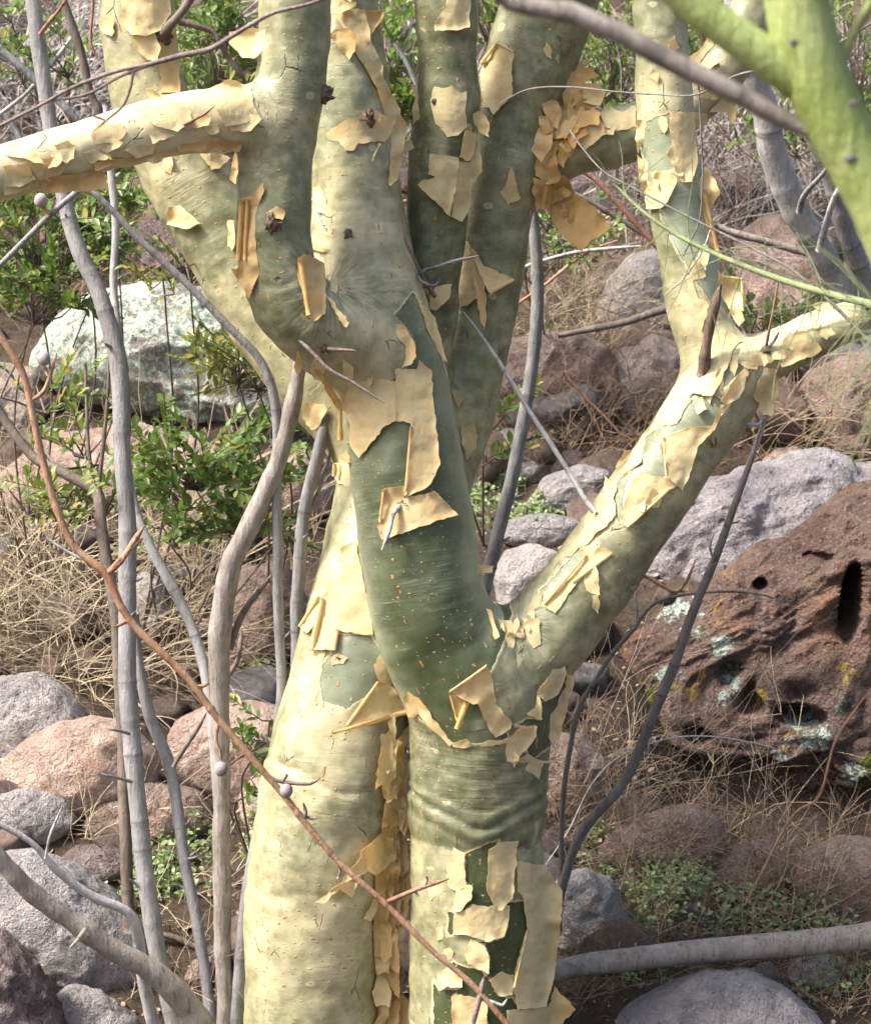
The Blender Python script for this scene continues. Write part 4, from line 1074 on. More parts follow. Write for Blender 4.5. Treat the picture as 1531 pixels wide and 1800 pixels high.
 ('J','RB',.08,[(1045,500,4),(1230,540,3),(1300,590,2),(1180,660,2),(970,870,4),(915,820,4),(950,700,4),(980,590,4)], [(1250,610,990,850,2.5,2)]),
 ('J','RB',.10,[(400,1385,3),(690,1050,4),(740,1060,3),(780,1000,3),(870,1040,2),(700,1150,3),(480,1450,3),(400,1400,3)], [(860,1045,600,1240,3,3),(690,1055,410,1385,2,3)]),
 ('J','RB',.15,[(565,1070,3),(650,920,3),(720,800,3),(800,700,3),(870,660,3),(890,780,3),(830,860,4),(760,900,4),(700,980,4),(620,1010,4)]),
 ('J','RB',.15,[(330,1370,3),(385,1290,4),(395,1320,3),(380,1400,2),(290,1450,2)]),
 ('J','RB',.05,[(905,520,3),(1000,360,2),(1080,240,2),(1150,180,1),(1260,0,1),(1400,0,2),(1300,170,3),(1180,190,3),(1090,260,3),(1060,430,4),(960,500,4)]),
 ('J','RB',.30,[(885,470,8),(950,350,6),(1000,350,3),(940,440,3)]),
 ('K','RB',.12,[(650,290,3),(700,255,3),(760,260,3),(770,430,1),(720,460,1),(680,400,2)]),
 ('K','R',.15,[(480,260,4),(560,270,6),(610,300,6),(600,380,3),(560,390,2),(500,320,3)]),
 ('K','RB',.18,[(740,760,4),(850,600,2),(930,580,3),(940,620,5),(890,760,7),(800,820,6)]),
 ('K','R',.20,[(670,900,6),(730,860,4),(740,770,3),(770,830,5),(780,940,7),(740,940,6)]),
 ('K','R',.30,[(530,1090,1),(640,980,4),(745,985,5),(740,1050,4),(680,1130,4),(600,1220,3),(540,1220,1)]),
 ('K','R',.25,[(835,900,6),(925,810,6),(940,640,4),(1000,640,6),(980,740,8),(900,1040,8),(850,1100,5),(820,1060,5)]),
 ('K','R',.30,[(600,1220,1),(680,1170,3),(760,1210,4),(860,1215,9),(855,1232,9),(650,1235,1)]),
 ('K','M',.35,[(400,190,3),(430,200,6),(490,380,9),(460,400,9),(440,310,5)]),
 ('N','L',.20,[(1190,50,10),(1140,180,12),(1110,260,12),(1100,380,13),(1060,400,14),(1040,350,14),(1060,200,12),(1110,130,10)]),
 ('N','L',.20,[(920,430,12),(960,320,14),(1040,280,14),(1060,400,16),(1100,470,18),(1040,550,18),(990,500,16)]),
 ('N','L',.60,[(1000,560,12),(1060,550,14),(1100,380,14),(1135,700,16),(1080,740,16),(960,790,12)]),
 ('N','L',.30,[(820,950,18),(940,840,14),(1080,740,14),(1060,900,16),(1060,1000,18),(990,1060,18),(920,1110,18),(870,1080,20),(780,1130,24),(680,1170,26),(750,1060,22),(820,990,18)]),
 ('N','L',.18,[(510,1290,24),(640,1190,24),(700,1150,22),(800,1160,20),(760,1260,22),(680,1200,22),(570,1300,24)]),
 ('N','L',.20,[(840,1400,18),(930,1230,14),(930,1340,14),(890,1420,16)]),
 ('N','L',.62,[(960,790,12),(1060,760,14),(1060,1000,15),(980,1200,15),(970,1470,14),(920,1531,12),(910,1400,10),(920,1110,12)]),
 ('N','L',.68,[(1060,860,18),(1140,880,20),(1145,1100,20),(1080,1200,18),(1060,1290,18),(1050,1430,18),(980,1390,16),(980,1200,16),(1060,1000,18)]),
 ('O','L',.65,[(70,900,12),(130,730,14),(210,860,18),(240,1080,20),(230,1200,20),(170,1140,18),(140,1100,18),(90,1130,14),(70,1100,12)]),
 ('O','L',.70,[(95,1130,12),(150,1100,14),(240,1180,18),(240,1370,18),(180,1290,16),(140,1350,14),(100,1330,12)]),
 ('O','L',.65,[(150,1560,12),(190,1330,12),(260,1340,16),(300,1380,18),(310,1560,18)]),
 ('O','L',.35,[(220,400,18),(240,290,18),(285,290,20),(300,500,22),(250,560,20)]),
 ('O','L',.75,[(70,1080,10),(60,900,10),(75,700,12),(130,560,14),(200,700,16),(140,900,14),(110,1080,12)]),
 ('O','R',.22,[(840,360,4),(920,310,2),(1040,300,1),(1010,560,2),(1000,690,4),(930,770,6),(900,770,6),(825,640,5)]),
 ('O','R',.15,[(1030,440,3),(1210,465,4),(1335,640,10),(1320,900,10),(1280,1200,9),(1230,1420,8),(1030,1440,7),(1000,1300,6),(1050,1050,6),(1100,900,6),(1075,700,5),(1030,640,3)], [(1100,900,1010,1290,2.5,2.5)]),
 ('O','R',.35,[(960,1440,3),(1240,1420,3),(1280,1280,3),(1425,1440,13),(1310,1560,8),(980,1560,3)]),
 ('O','R',.18,[(600,820,2),(740,730,3),(810,740,2),(980,740,3),(975,830,2),(940,950,3),(830,985,4),(700,940,3),(600,930,2)]),
 ('O','R',.12,[(670,1060,4),(720,960,2),(810,1010,3),(840,1080,6),(840,1200,8),(700,1130,6)]),
 ('O','R',.15,[(835,1240,5),(930,1180,4),(1000,1230,2),(1000,1340,3),(920,1350,4)]),
 ('O','R',.32,[(585,1350,6),(650,1335,5),(760,1360,4),(830,1400,4),(830,1580,4),(600,1580,4)]),
 ('O','R',.12,[(500,1310,6),(490,1200,2),(560,1150,2),(660,1230,4),(660,1290,6),(560,1280,5)]),
 ('O','R',.15,[(555,490,1),(600,340,2),(680,385,4),(680,560,4),(690,600,3),(620,640,2),(560,600,1)]),
 ('O','R',.18,[(620,640,2),(660,600,2),(725,600,5),(720,700,5),(640,780,5),(590,760,2)]),
]
for row in FLAKES:
    tile, limb, tone, pts = row[:4]
    rolls = []
    for (x1, y1, x2, y2, r1, r2) in (row[4] if len(row) > 4 else ()):
        (a, b), (c, d) = tp(tile, [(x1, y1), (x2, y2)])
        rolls.append((a, b, c, d, r1, r2))
    flake(limb, tp(tile, pts), tone, rolls, crumple=2.4 if (tile == 'E' and limb == 'U3') else 1.0)

def scatter_flakes(limb, spots, tone, size, lift, seed):
    r = random.Random(seed)
    for (cx, cy) in spots:
        n = r.randint(4, 7)
        a0 = r.uniform(0, 6.28)
        s = r.uniform(.8, 1.9) * size
        free = r.uniform(0, 6.28)
        sx, sy = (1.2, .75) if limb in ('HB', 'CB', 'RR') else (.7, 1.25)
        pts = []
        for i in range(n):
            a = a0 + 6.283 * i / n + r.uniform(-.25, .25)
            q = s * r.uniform(.45, 1.25)
            pts.append((cx + math.cos(a) * q * sx, cy + math.sin(a) * q * sy, max(.8, lift * (.35 + .65 * math.cos(a - free)))))
        flake(limb, pts, max(0, tone + r.uniform(-.12, .15)), crumple=1.2)
_r = random.Random(21)
def along(limb, n, t0, t1, spread):
    C = chains[limb]
    out = []
    for i in range(n):
        c = C[int((t0 + (t1 - t0) * (i + _r.random()) / n) * (len(C) - 1))]
        x, y = to_px(c[:3])
        out.append((x + _r.uniform(-1, 1) * spread, y + _r.uniform(-1, 1) * spread))
    return out
scatter_flakes('HB', along('HB', 18, .12, .80, 34), .10, 17, 4, 1)
scatter_flakes('RR', along('RR', 7, .2, .95, 26), .12, 13, 4, 2)
scatter_flakes('U1', along('U1', 2, .35, .95, 45), .12, 16, 5, 3)
scatter_flakes('U3', along('U3', 2, .25, .9, 40), .2, 15, 6, 13)
scatter_flakes('U4', along('U4', 1, .3, .95, 34), .2, 12, 5, 14)
scatter_flakes('U2', along('U2', 1, .2, .95, 50), .15, 14, 4, 15)
scatter_flakes('CB', along('CB', 5, .2, .75, 34), .15, 15, 6, 18)
scatter_flakes('RU', along('RU', 8, .1, .8, 34), .10, 14, 6, 4)
scatter_flakes('RB', along('RB', 8, .25, .95, 50), .10, 16, 6, 5)
scatter_flakes('R', [(905,1330),(940,1345),(760,1560),(770,1640),(790,1680)], .15, 15, 4, 6)
scatter_flakes('R', [(882,1100),(895,1110),(908,1098),(900,1122),(915,1112)], .08, 8, 6, 7)
scatter_flakes('RB', [(925,1095),(935,1080),(1245,690),(1290,640),(1310,655),(1265,655)], .05, 11, 5, 8)
scatter_flakes('LB', [(585,500),(600,512),(610,660),(650,670),(560,650),(525,640)], .25, 12, 5, 9)

# loose papers packed into the cleft between the two trunks
def cleft_papers():
    r = random.Random(41)
    for i in range(26):
        y = 1320 + i * 19 + r.uniform(-12, 12)
        x = 702 - max(0, (y - 1420)) * .03 + r.uniform(-20, 14)
        if y > 1600: x -= 8
        w, h = r.uniform(7, 17), r.uniform(24, 62)
        sk = r.uniform(-14, 8)
        pts = [(x - w * r.uniform(.3, 1), y - h, 10 + r.uniform(0, 6)), (x + w * r.uniform(.2, 1), y - h * r.uniform(.7, 1.1), 14 + r.uniform(0, 8)),
               (x + w * r.uniform(.6, 1.1) + sk * .4, y, 16 + r.uniform(0, 8)), (x + w * .5 + sk, y + h * r.uniform(.6, 1), 16 + r.uniform(0, 10)),
               (x + sk, y + h * r.uniform(.5, .8), 14 + r.uniform(0, 8)), (x - w * r.uniform(.5, 1.1) + sk, y + h * r.uniform(.7, 1.05), 14 + r.uniform(0, 10)), (x - w * 1.1, y, 11 + r.uniform(0, 6))]
        flake('L', pts, r.uniform(.15, .85), crumple=1.6)
cleft_papers()

_q = random.Random(9)
scatter_flakes('U3', [(_q.uniform(955, 1030), _q.uniform(180, 300)) for _ in range(9)], .6, 20, 20, 31)
scatter_flakes('U3', [(_q.uniform(950, 1045), _q.uniform(320, 400)) for _ in range(7)], .65, 20, 20, 32)
# ------------------------------------------------------------------ knots, stubs and twigs that grow from the peeling tree
def px_path(pts, step=0.01):
    """(px, py, r_px, Y) or (Vector, r_m) -> resampled (x,y,z,r)"""
    L = []
    for p in pts:
        if isinstance(p[0], Vector): L.append((p[0], p[1]))
        else: L.append((P(p[0], p[1], p[3]), p[2] * K * depth_at(p[0], p[1], p[3])))
    return [tuple(c) for c in catmull(L, step)]
def stem_tube(mb, path, sides=10, node_gap=0.045, bump=0.10, seed=0, wob=0.06):
    r = random.Random(seed)
    out, nodes = [], []
    s = 0.0; nxt = r.uniform(.3, 1) * node_gap
    for i, p in enumerate(path):
        nd = 0.0
        if i:
            s += (Vector(p[:3]) - Vector(path[i - 1][:3])).length
        if node_gap and s >= nxt:
            nd = r.uniform(.4, 1.0); nxt = s + r.uniform(.45, 1.6) * node_gap
        k = 1 + bump * nd + wob * noise.noise(Vector((s * 40, seed * 3.3, 0)))
        out.append((p[0] + .25 * p[3] * noise.noise(Vector((s * 12, seed, 3))), p[1], p[2], p[3] * k)); nodes.append(nd)
    mb.tube(out, sides, nodes)
def with_Y(pts, ys):
    n = len(pts)
    return [(p[0], p[1], p[2], ys[0] + (ys[1] - ys[0]) * i / (n - 1)) for i, p in enumerate(pts)]
def knob(k, px, py, r, mat, seed, spikes=5, lift=0):
    d = skin_depth(k, px, py)
    if d is None: return
    c = CAM + ray_dir(px, py) * d
    mp = K * d
    V, F = ico(3)
    mb = MB(); rx_ = .75 + .5 * ((seed * .37) % 1)
    for n in V:
        q = n * (1 + .8 * noise.fractal(n * 2.6 + Vector((seed, 0, 0)), .7, 2.2, 4)) * r * mp
        q.y *= .55; q.x *= rx_; q.z *= 1 / rx_
        mb.v.append(c + q)
    mb.f = list(F); mb.a = [0.0] * len(V)
    rr = random.Random(seed)
    for _ in range(min(3, spikes)):
        a = rr.uniform(0, 6.28); L = r * rr.uniform(1.0, 1.6) * mp
        t = c + Vector((math.cos(a) * L, -rr.uniform(.2, .8) * L, math.sin(a) * L))
        mb.tube([tuple(c) + (r * .22 * mp,), tuple((c + t) / 2) + (r * .14 * mp,), tuple(t) + (r * .06 * mp,)], 5)
    obj('knot', mb.mesh('knot'), M[mat], LIMB_OBJ[k])
knob('U2', 645, 211, 13, 'knot', 1, 3)
knob('LB', 568, 165, 15, 'stub', 2, 8)
knob('LB', 478, 392, 13, 'stub', 3, 8)
knob('U2', 612, 411, 8, 'stub', 4, 4)
knob('M', 706, 889, 9, 'stub', 5, 7)
knob('LB', 571, 612, 8, 'stub', 6, 3)
knob('HB', 366, 152, 9, 'stub', 7, 3)
knob('L', 598, 1158, 6, 'knot', 8, 0)
knob('RB', 1053, 906, 7, 'stub', 9, 2)
knob('U1', 283, 64, 15, 'stub', 10, 6)
knob('RB', 1254, 775, 7, 'knot', 11, 3)
knob('U4', 764, 178, 5, 'knot', 12, 2)
knob('RR', 1347, 615, 8, 'stub', 13, 3)
def taper(path, k=.35):
    n = len(path)
    return [p[:3] + (p[3] * .85 * (1 if i < n * .8 else 1 - (1 - k) * (i / (n - 1) - .8) / .2),) for i, p in enumerate(path)]
def tree_twig(k, pts, mat, name='twig', seed=1, sides=7, **kw):
    mb = MB()
    d0 = skin_depth(k, pts[0][0], pts[0][1])
    if d0 is not None:                      # root the twig in the bark it grows from
        sh = (CAM + ray_dir(pts[0][0], pts[0][1]) * d0).y + .004 - pts[0][3]
        pts = [(p[0], p[1], p[2], p[3] + sh) for p in pts]
    stem_tube(mb, taper(px_path(pts, .005)), sides, seed=seed, **kw)
    obj(name, mb.mesh(name), M[mat], LIMB_OBJ[k])
tree_twig('M', [(706,884,5,-.075),(700,893,5,-.085),(690,905,5,-.092),(686,925,5,-.096),(680,945,5,-.1),(671,967,4,-.1)], 'palestem')
tree_twig('RB', [(1234,662,14,-.02),(1237,650,13,-.022),(1240,620,12,-.03),(1247,580,11,-.035),(1255,545,11,-.04),(1262,515,10,-.04),(1268,499,7,-.04)], 'stub', 'broken_stub', wob=.25)
tree_twig('LB', [(523,595,4,-.105),(545,615,4,-.115),(580,650,4,-.12),(620,672,3.5,-.12),(679,711,3,-.12)], 'purpletwig')
tree_twig('LB', [(571,612,5,-.10),(590,614,4,-.115),(626,616,3,-.12)], 'stub')
tree_twig('U2', [(764,520,5,.06),(745,490,4,.03),(728,455,3.5,.01),(712,420,3,.0),(706,380,3,-.0)], 'purpletwig')
tree_twig('U2', [(748,474,4,.04),(770,468,4,.02),(800,458,4,.0),(842,449,3.5,-.01)], 'greystem')
tree_twig('U2', [(748,474,4,.04),(735,485,4,.02),(745,497,4,.01),(765,502,4,.01),(774,492,3,.01)], 'purpletwig')
tree_twig('HB', [(312,225,3,-.155),(340,210,3,-.165),(362,198,3,-.17),(379,184,2,-.172)], 'redtwig')
tree_twig('U1', [(280,68,11,.15),(300,42,10,.13),(318,22,9,.12),(338,-8,9,.11),(360,-60,8,.1)], 'darkstem', 'dead_branch')
tree_twig('U1', [(316,38,8,.12),(326,40,7,.12),(350,47,6,.125),(374,56,6,.13),(388,76,6,.13),(400,100,6,.14),(420,125,6,.14),(435,150,5,.15)], 'darkstem', 'dead_branch')
tree_twig('RB', [(1053,906,7,-.03),(1030,880,6,-.02),(1000,830,5.5,0),(965,775,5.5,.01),(932,725,5,.02),(905,680,5,.03),(870,625,4.5,.04),(843,585,4,.05),(815,548,4,.06)], 'palestem', 'long_twig')
tree_twig('RR', [(1346,615,4,-.0),(1350,590,3,-.01),(1360,540,2.5,-.02),(1372,470,2,-.02)], 'redtwig')
tree_twig('RR', [(1346,615,4,-.0),(1360,600,3,-.01),(1370,582,2.5,-.01)], 'purpletwig')
tree_twig('RB', [(1310,745,4,.02),(1335,745,4,.02),(1345,730,4,.02),(1338,760,4,.03),(1325,800,4,.05)], 'palestem')

# ------------------------------------------------------------------ saplings, dead stems, log
def sapling(name, label, cat, pts, ys, mat, group=None, sides=14, twigs=(), part='stem', node_gap=.05, rs=1.0, **kw):
    pts = [p if isinstance(p[0], Vector) else (p[0], p[1], p[2] * rs) + tuple(p[3:]) for p in pts]
    path = px_path(with_Y(pts, ys) if ys else pts, .0045)
    base = min(path, key=lambda p: p[2])
    e = empty(name, Vector(base[:3]), label, cat, group)
    mb = MB()
    stem_tube(mb, path, sides, node_gap=node_gap, seed=len(label), **kw)
    obj(part, mb.mesh(part), M[mat], e)
    rn = random.Random(len(label) * 7)
    if node_gap and max(p[3] for p in path) > .004:
        for _ in range(7):
            c = path[rn.randrange(len(path) // 8, len(path) - len(path) // 8)]
            a = rn.uniform(2.4, 6.9); q = Vector(c[:3]); L = c[3] + rn.uniform(.003, .013)
            d = Vector((math.cos(a), math.sin(a) * .6 - .2, rn.uniform(.1, .8))).normalized()
            mb = MB()
            mb.tube([tuple(q) + (c[3] * .3,), tuple(q + d * L * .75 + Vector((0, 0, .001))) + (c[3] * .22,), tuple(q + d * L * 1.1 + Vector((0, 0, .003))) + (c[3] * .08,)], 6)
            obj('bud', mb.mesh('bud'), M[mat], e)
    for i, (tw, tm, r) in enumerate(twigs):
        mb = MB()
        stem_tube(mb, taper(px_path(tw, .004)), 7, node_gap=.02, seed=i + 5)
        obj('twig', mb.mesh('twig'), M[tm], e)
    return e
sapling('sapling', 'thickest smooth grey sapling with dark leaf scars left of the dead trunk', 'sapling',
    [(52,-60,17),(70,100,17),(90,230,17),(112,340,17),(140,440,18),(175,520,18),(205,620,20),(214,720,20),(216,800,19),(221,900,19),(225,1000,20),(224,1100,20),(224,1200,20),(231,1300,20),(244,1430,20),(256,1550,20),(275,1660,20),(300,1770,20),(318,1860,22)], (.22,.07), 'greystem', rs=0.8,
    twigs=[([(70,60,5,.2),(85,40,4,.19),(105,15,3.5,.18),(128,-20,3,.17)], 'redtwig', 1), ([(228,1290,4,.08),(205,1284,3,.06),(190,1283,2,.05)], 'greystem', 1), ([(232,1375,4,.08),(200,1366,3,.05),(172,1360,2,.04)], 'greystem', 1)])
sapling('dead_sapling', 'weathered dead grey trunk with cracked wood and a bend halfway up', 'dead trunk',
    [(548,560,15),(527,640,17),(513,720,19),(482,830,20),(442,920,20),(405,990,22),(391,1080,25),(386,1200,23),(388,1350,20),(390,1500,20),(392,1650,19),(395,1790,20),(396,1860,21)], (.045,.085), 'deadwood', rs=0.8, node_gap=0, wob=.2,
    twigs=[([(405,1140,8,.085),(415,1105,8,.08),(432,1070,7,.08),(455,1040,6,.08),(478,1010,5,.09)], 'darkstem', 1), ([(400,1190,6,.09),(418,1160,5,.09),(425,1110,5,.1)], 'darkstem', 1)])
sapling('sapling', 'thin pale grey sapling crossing behind the thickest one', 'sapling',
    [(186,180,7),(195,300,8),(203,400,8),(200,500,8),(209,600,8),(216,750,8),(236,885,9),(262,955,10),(300,1025,11),(335,1100,11),(362,1190,11),(378,1320,11),(388,1480,11),(394,1650,12),(398,1790,12)], (.26,.1), 'palestem', rs=0.85)
sapling('sapling', 'slender grey sapling hugging the left trunk and arching over into a fruiting tip', 'sapling',
    [(-40,500,6),(0,465,6),(40,425,6),(85,380,6.5),(125,345,6.5),(152,331,6.5),(200,372,7),(250,425,7.5),(330,500,8),(400,572,8.5),(462,640,9),(486,720,11),(487,820,11),(487,920,11),(488,1020,11),(491,1120,11),(496,1210,11),(488,1290,12),(466,1400,12),(446,1500,13),(432,1600,14),(422,1700,14),(415,1790,15),(412,1840,15)], (.03,.08), 'greystem', rs=0.82,
    twigs=[([(85,380,4,.03),(80,372,4,.03),(76,360,4,.03)], 'orangestem', 1)])
sapling('sapling', 'grey sapling ending in a dark tip under the elbow of the tree', 'sapling',
    [(600,680,9),(576,730,13),(552,830,14),(531,930,14),(522,1050,14),(522,1150,14),(519,1230,14),(505,1350,14),(490,1500,14),(480,1640,14),(475,1720,15)], (.11,.13), 'greystem', rs=0.8,
    twigs=[([(530,940,5,.12),(545,900,5,.12),(565,850,4,.12),(580,800,3,.12),(585,740,3,.12)], 'greystem', 1)])
sapling('sapling', 'thin sapling with a dark side shoot between the thickest one and the dead trunk', 'sapling',
    [(236,1080,12),(246,1180,13),(264,1260,14),(291,1325,14),(305,1380,14),(315,1450,14),(326,1520,14),(346,1620,14),(362,1720,14),(369,1800,14),(372,1850,15)], (.16,.08), 'greystem', rs=0.74,
    twigs=[([(305,1348,5,.1),(325,1315,5,.09),(345,1285,5,.085),(363,1254,4,.08)], 'darkstem', 1)])
sapling('sapling', 'leaning grey sapling behind the papery tuft of the right upper limb', 'sapling',
    [(926,330,9),(935,370,12),(942,440,14),(946,510,15),(943,570,15),(930,680,15),(915,760,15),(898,850,16),(878,930,16),(858,1010,16),(838,1100,15),(820,1250,15),(805,1420,15),(800,1570,16)], (.27,.27), 'greystem', rs=0.75)
sapling('sapling', 'grey sapling curving across the pitted red-brown boulder', 'sapling',
    [(1352,690,5),(1345,735,7),(1312,830,9),(1280,920,11),(1255,985,12),(1230,1045,13),(1210,1100,14),(1185,1170,15),(1150,1250,15),(1120,1330,15),(1090,1385,15),(1042,1438,15),(1010,1490,14),(990,1550,14),(972,1620,13),(960,1660,13)], (.2,.2), 'darkgrey', rs=0.62,
    twigs=[([(1255,985,3,.2),(1248,960,2.5,.19),(1256,935,2.5,.19)], 'palestem', 1)])
sapling('twig', 'thin dark twig forking between the right limb and the red-brown boulder', 'twig',
    [(1376,1056,2.5),(1330,1044,3),(1280,1040,3.5),(1215,1044,4),(1160,1056,5),(1135,1075,6),(1115,1105,6),(1080,1145,7),(1050,1190,7),(1020,1240,8),(1005,1300,8),(990,1400,8),(985,1560,8),(984,1640,8)], (.22,.2), 'darkgrey', rs=0.6,
    twigs=[([(1120,1090,4,.21),(1120,1060,3,.2),(1112,1040,2.5,.2)], 'palestem', 1)])
lg = sapling('fallen_log', 'long grey fallen log lying on the slope right of the tree', 'log',
    [(950,1716,25),(1020,1698,26),(1120,1686,28),(1220,1674,28),(1340,1664,30),(1450,1655,31),(1560,1642,32),(1720,1622,33)], (.10,.17), 'deadwood', rs=0.76, part='wood', node_gap=0, wob=.1)
sapling('fallen_limb', 'crooked brown dead limb leaning over the large round boulder', 'dead limb',
    [(-60,1440,15),(0,1512,18),(60,1572,20),(130,1622,22),(200,1672,23),(260,1702,24),(310,1745,28),(345,1800,32),(365,1870,34)], (-.06,.045), 'deadwood', rs=0.85, part='wood', node_gap=0, wob=.22,
    twigs=[([(150,1635,6,-.04),(135,1655,4,-.06),(122,1668,3,-.07)], 'deadwood', 1)])
sapling('dead_branch', 'thin pale dead branch arching over the large round boulder', 'dead branch',
    [(-40,1430,6),(50,1478,6),(100,1530,7),(160,1575,8),(225,1605,9),(243,1650,10),(250,1720,11),(270,1800,12),(285,1850,13)], (-.03,.06), 'palestem', part='wood', node_gap=0, wob=.15,
    twigs=[([(80,1510,3,-.03),(88,1470,3,-.04),(100,1440,2.5,-.04),(112,1412,2,-.04)], 'palestem', 1)])
sapling('grey_tree', 'grey lichened leaning stem behind the green-barked branch', 'tree',
    [(1285,-60,22),(1310,90,24),(1345,195,24),(1362,280,25),(1400,370,25),(1440,440,24),(1490,520,22),(1560,640,22),(1640,800,24),(1700,950,26)], (.42,.60), 'palestem', part='trunk', wob=.15,
    twigs=[([(1405,372,8,.42),(1415,340,6,.4),(1450,300,5,.38),(1490,240,4,.36)], 'greystem', 1), ([(1440,440,8,.44),(1450,400,7,.42),(1470,340,6,.4),(1500,300,5,.4)], 'palestem', 1)])
sapling('grey_tree', 'darker grey stem close beside the lichened leaning one', 'tree',
    [(1380,-60,18),(1430,200,20),(1470,330,20),(1495,430,18),(1540,520,18),(1640,700,18),(1720,900,20)], (.40,.58), 'greystem', part='trunk', wob=.15)

# ------------------------------------------------------------------ the fruiting twig in front of the trunk
def fruit(e, px, py, r, Y):
    V, F = ico(3)
    c = P(px, py, Y); m = r * K * depth_at(px, py, Y)
    mb = MB()
    mb.v = [c + Vector((n.x, n.y, n.z * 1.12)) * m * (1 + .05 * noise.noise(n * 2)) for n in V]
    mb.f = list(F); mb.a = [0] * len(V)
    obj('fruit', mb.mesh('fruit'), M['berry'], e)
FY = -.34
g0 = Vector((P(985, 1930, FY).x, FY - .02, ground_z(P(985, 1930, FY).x, FY - .02) - .01))
def fy(pts): return [p + (FY,) for p in pts]
def fy85(pts): return [(p[0], p[1], p[2] * .72, FY) for p in pts]
fr = sapling('fruiting_twig', 'orange-brown fruiting twig sweeping diagonally in front of the left trunk', 'twig',
    fy85([(-60,500,9),(0,590,9),(42,660,9),(60,740,9),(76,812,9),(100,895,9),(132,962,9),(186,1010,10),(215,1070,9.5),(250,1115,9.5),(330,1192,9),(382,1262,9),(440,1330,8.5),(500,1400,8),(540,1452,8),(600,1520,7.5),(680,1592,7.5),(760,1672,7),(830,1732,7),(900,1812,7),(970,1900,7)]) + [(g0, .0035)], None, 'orangestem', node_gap=.05, bump=.25,
    twigs=[(fy([(186,1010,7),(212,988,6),(235,952,6),(254,924,5)]), 'orangestem', 1), (fy([(190,1008,6),(222,972,5),(252,946,4)]), 'orangestem', 1),
           (fy([(468,1364,5),(496,1375,4),(545,1378,4),(563,1367,3.5)]), 'purpletwig', 1), (fy([(496,1375,4),(505,1362,3)]), 'purpletwig', 1),
           (fy([(530,1442,6),(538,1430,4),(533,1412,3.5)]), 'purpletwig', 1), (fy([(538,1436,4),(548,1440,3),(557,1438,2.5)]), 'purpletwig', 1),
           (fy([(681,1586,5),(733,1564,4.5),(790,1545,4)]), 'redtwig', 1), (fy([(745,1560,3),(751,1548,3),(750,1541,2.5)]), 'purpletwig', 1), (fy([(728,1566,3),(736,1578,3)]), 'purpletwig', 1),
           (fy([(597,1520,4),(598,1532,3),(594,1546,3)]), 'purpletwig', 1),
           (fy([(831,1800,6),(842,1760,6),(852,1717,6)]), 'purpletwig', 1), (fy([(846,1756,5),(870,1764,4),(884,1768,3.5),(892,1756,3)]), 'palestem', 1),
           (fy([(228,1088,6),(212,1098,4),(203,1102,3)]), 'redtwig', 1), (fy([(345,1208,5),(358,1206,4),(367,1200,4)]), 'orangestem', 1),
           (fy([(50,705,6),(75,690,4.5),(90,655,4),(100,620,3)]), 'orangestem', 1), (fy([(84,660,3),(80,645,3)]), 'orangestem', 1),
           (fy([(385,1268,4),(380,1300,4),(388,1325,3.5),(388,1340,3)]), 'orangestem', 1)])
for (x, y, r) in ((77, 630, 12), (389, 1352, 12), (503, 1390, 12)): fruit(fr, x, y, r, FY)
for o in list(COL.objects):
    if o.get('label', '').startswith('slender grey sapling'): fruit(o, 72, 352, 12, .03)

# ------------------------------------------------------------------ green-barked tree close to the camera
gx = P(1800, 2400, -1.7).x
pv = empty('green_bark_tree', Vector((gx, -1.7, ground_z(gx, -1.7))), 'smooth yellow-green branch close up beside the papery-barked tree', 'tree')
def pv_part(name, pts, mat, sides=20, step=.012, **kw):
    mb = MB()
    stem_tube(mb, px_path(pts, step), sides, **kw)
    return obj(name, mb.mesh(name), M[mat], pv)
pv_part('trunk', [(1385,-80,56,-1.7),(1403,0,58,-1.7),(1428,100,60,-1.7),(1466,200,58,-1.7),(1512,300,56,-1.7),(1560,400,58,-1.7),(1640,600,60,-1.7),(1720,900,64,-1.7),(1770,1500,68,-1.7),(1795,2300,74,-1.7),(Vector((gx, -1.7, .1)), .032),(Vector((gx, -1.7, ground_z(gx, -1.7) - .02)), .036)], 'verde', node_gap=0, wob=.03, seed=3)
pv_part('branch', [(1130,-80,30,-1.7),(1225,14,33,-1.7),(1300,68,34,-1.7),(1365,112,37,-1.7),(1420,150,38,-1.7),(1450,185,30,-1.7)], 'verde', node_gap=0, wob=.03, seed=5)
pv_part('branch', [(1470,120,8,-1.7),(1488,85,8,-1.7),(1508,40,9,-1.7),(1545,-20,9,-1.7)], 'verde', 10, wob=.05, seed=8)
pv_part('dead_branch', [(830,-50,15,-1.7),(900,4,17,-1.7),(1000,20,18,-1.7),(1080,52,18,-1.7),(1150,92,18,-1.7),(1230,132,18,-1.7),(1300,166,17,-1.7),(1370,206,16,-1.7),(1415,228,13,-1.7),(1440,245,12,-1.7),(1480,262,11,-1.7)], 'deadwood', 12, node_gap=.06, seed=9, wob=.12)
for i, (x, y, r) in enumerate(((1388,74,11),(1494,180,10),(1488,276,15),(1470,232,9),(1290,58,7),(1345,-20,8))):
    c = P(x, y, -1.7); mp = K * depth_at(x, y, -1.7)
    V, F = ico(2)
    rr_ = (58 if x > 1350 else 33) * mp * .93
    mb = MB()
    mb.v = [c + Vector((n.x * r * .95 * mp, -rr_ + n.y * r * .22 * mp, n.z * r * .5 * mp)) for n in V]
    mb.f = list(F); mb.a = [0] * len(V)
    obj('knot', mb.mesh('knot'), M['darkgrey'], pv)
tw = [(1075,318,2.2,-.62),(1131,372,3,-.64),(1200,418,4,-.66),(1300,464,5,-.70),(1400,500,6,-.74),(1480,522,7,-.79),(1560,545,8,-1.0),(1640,620,10,-1.65)]
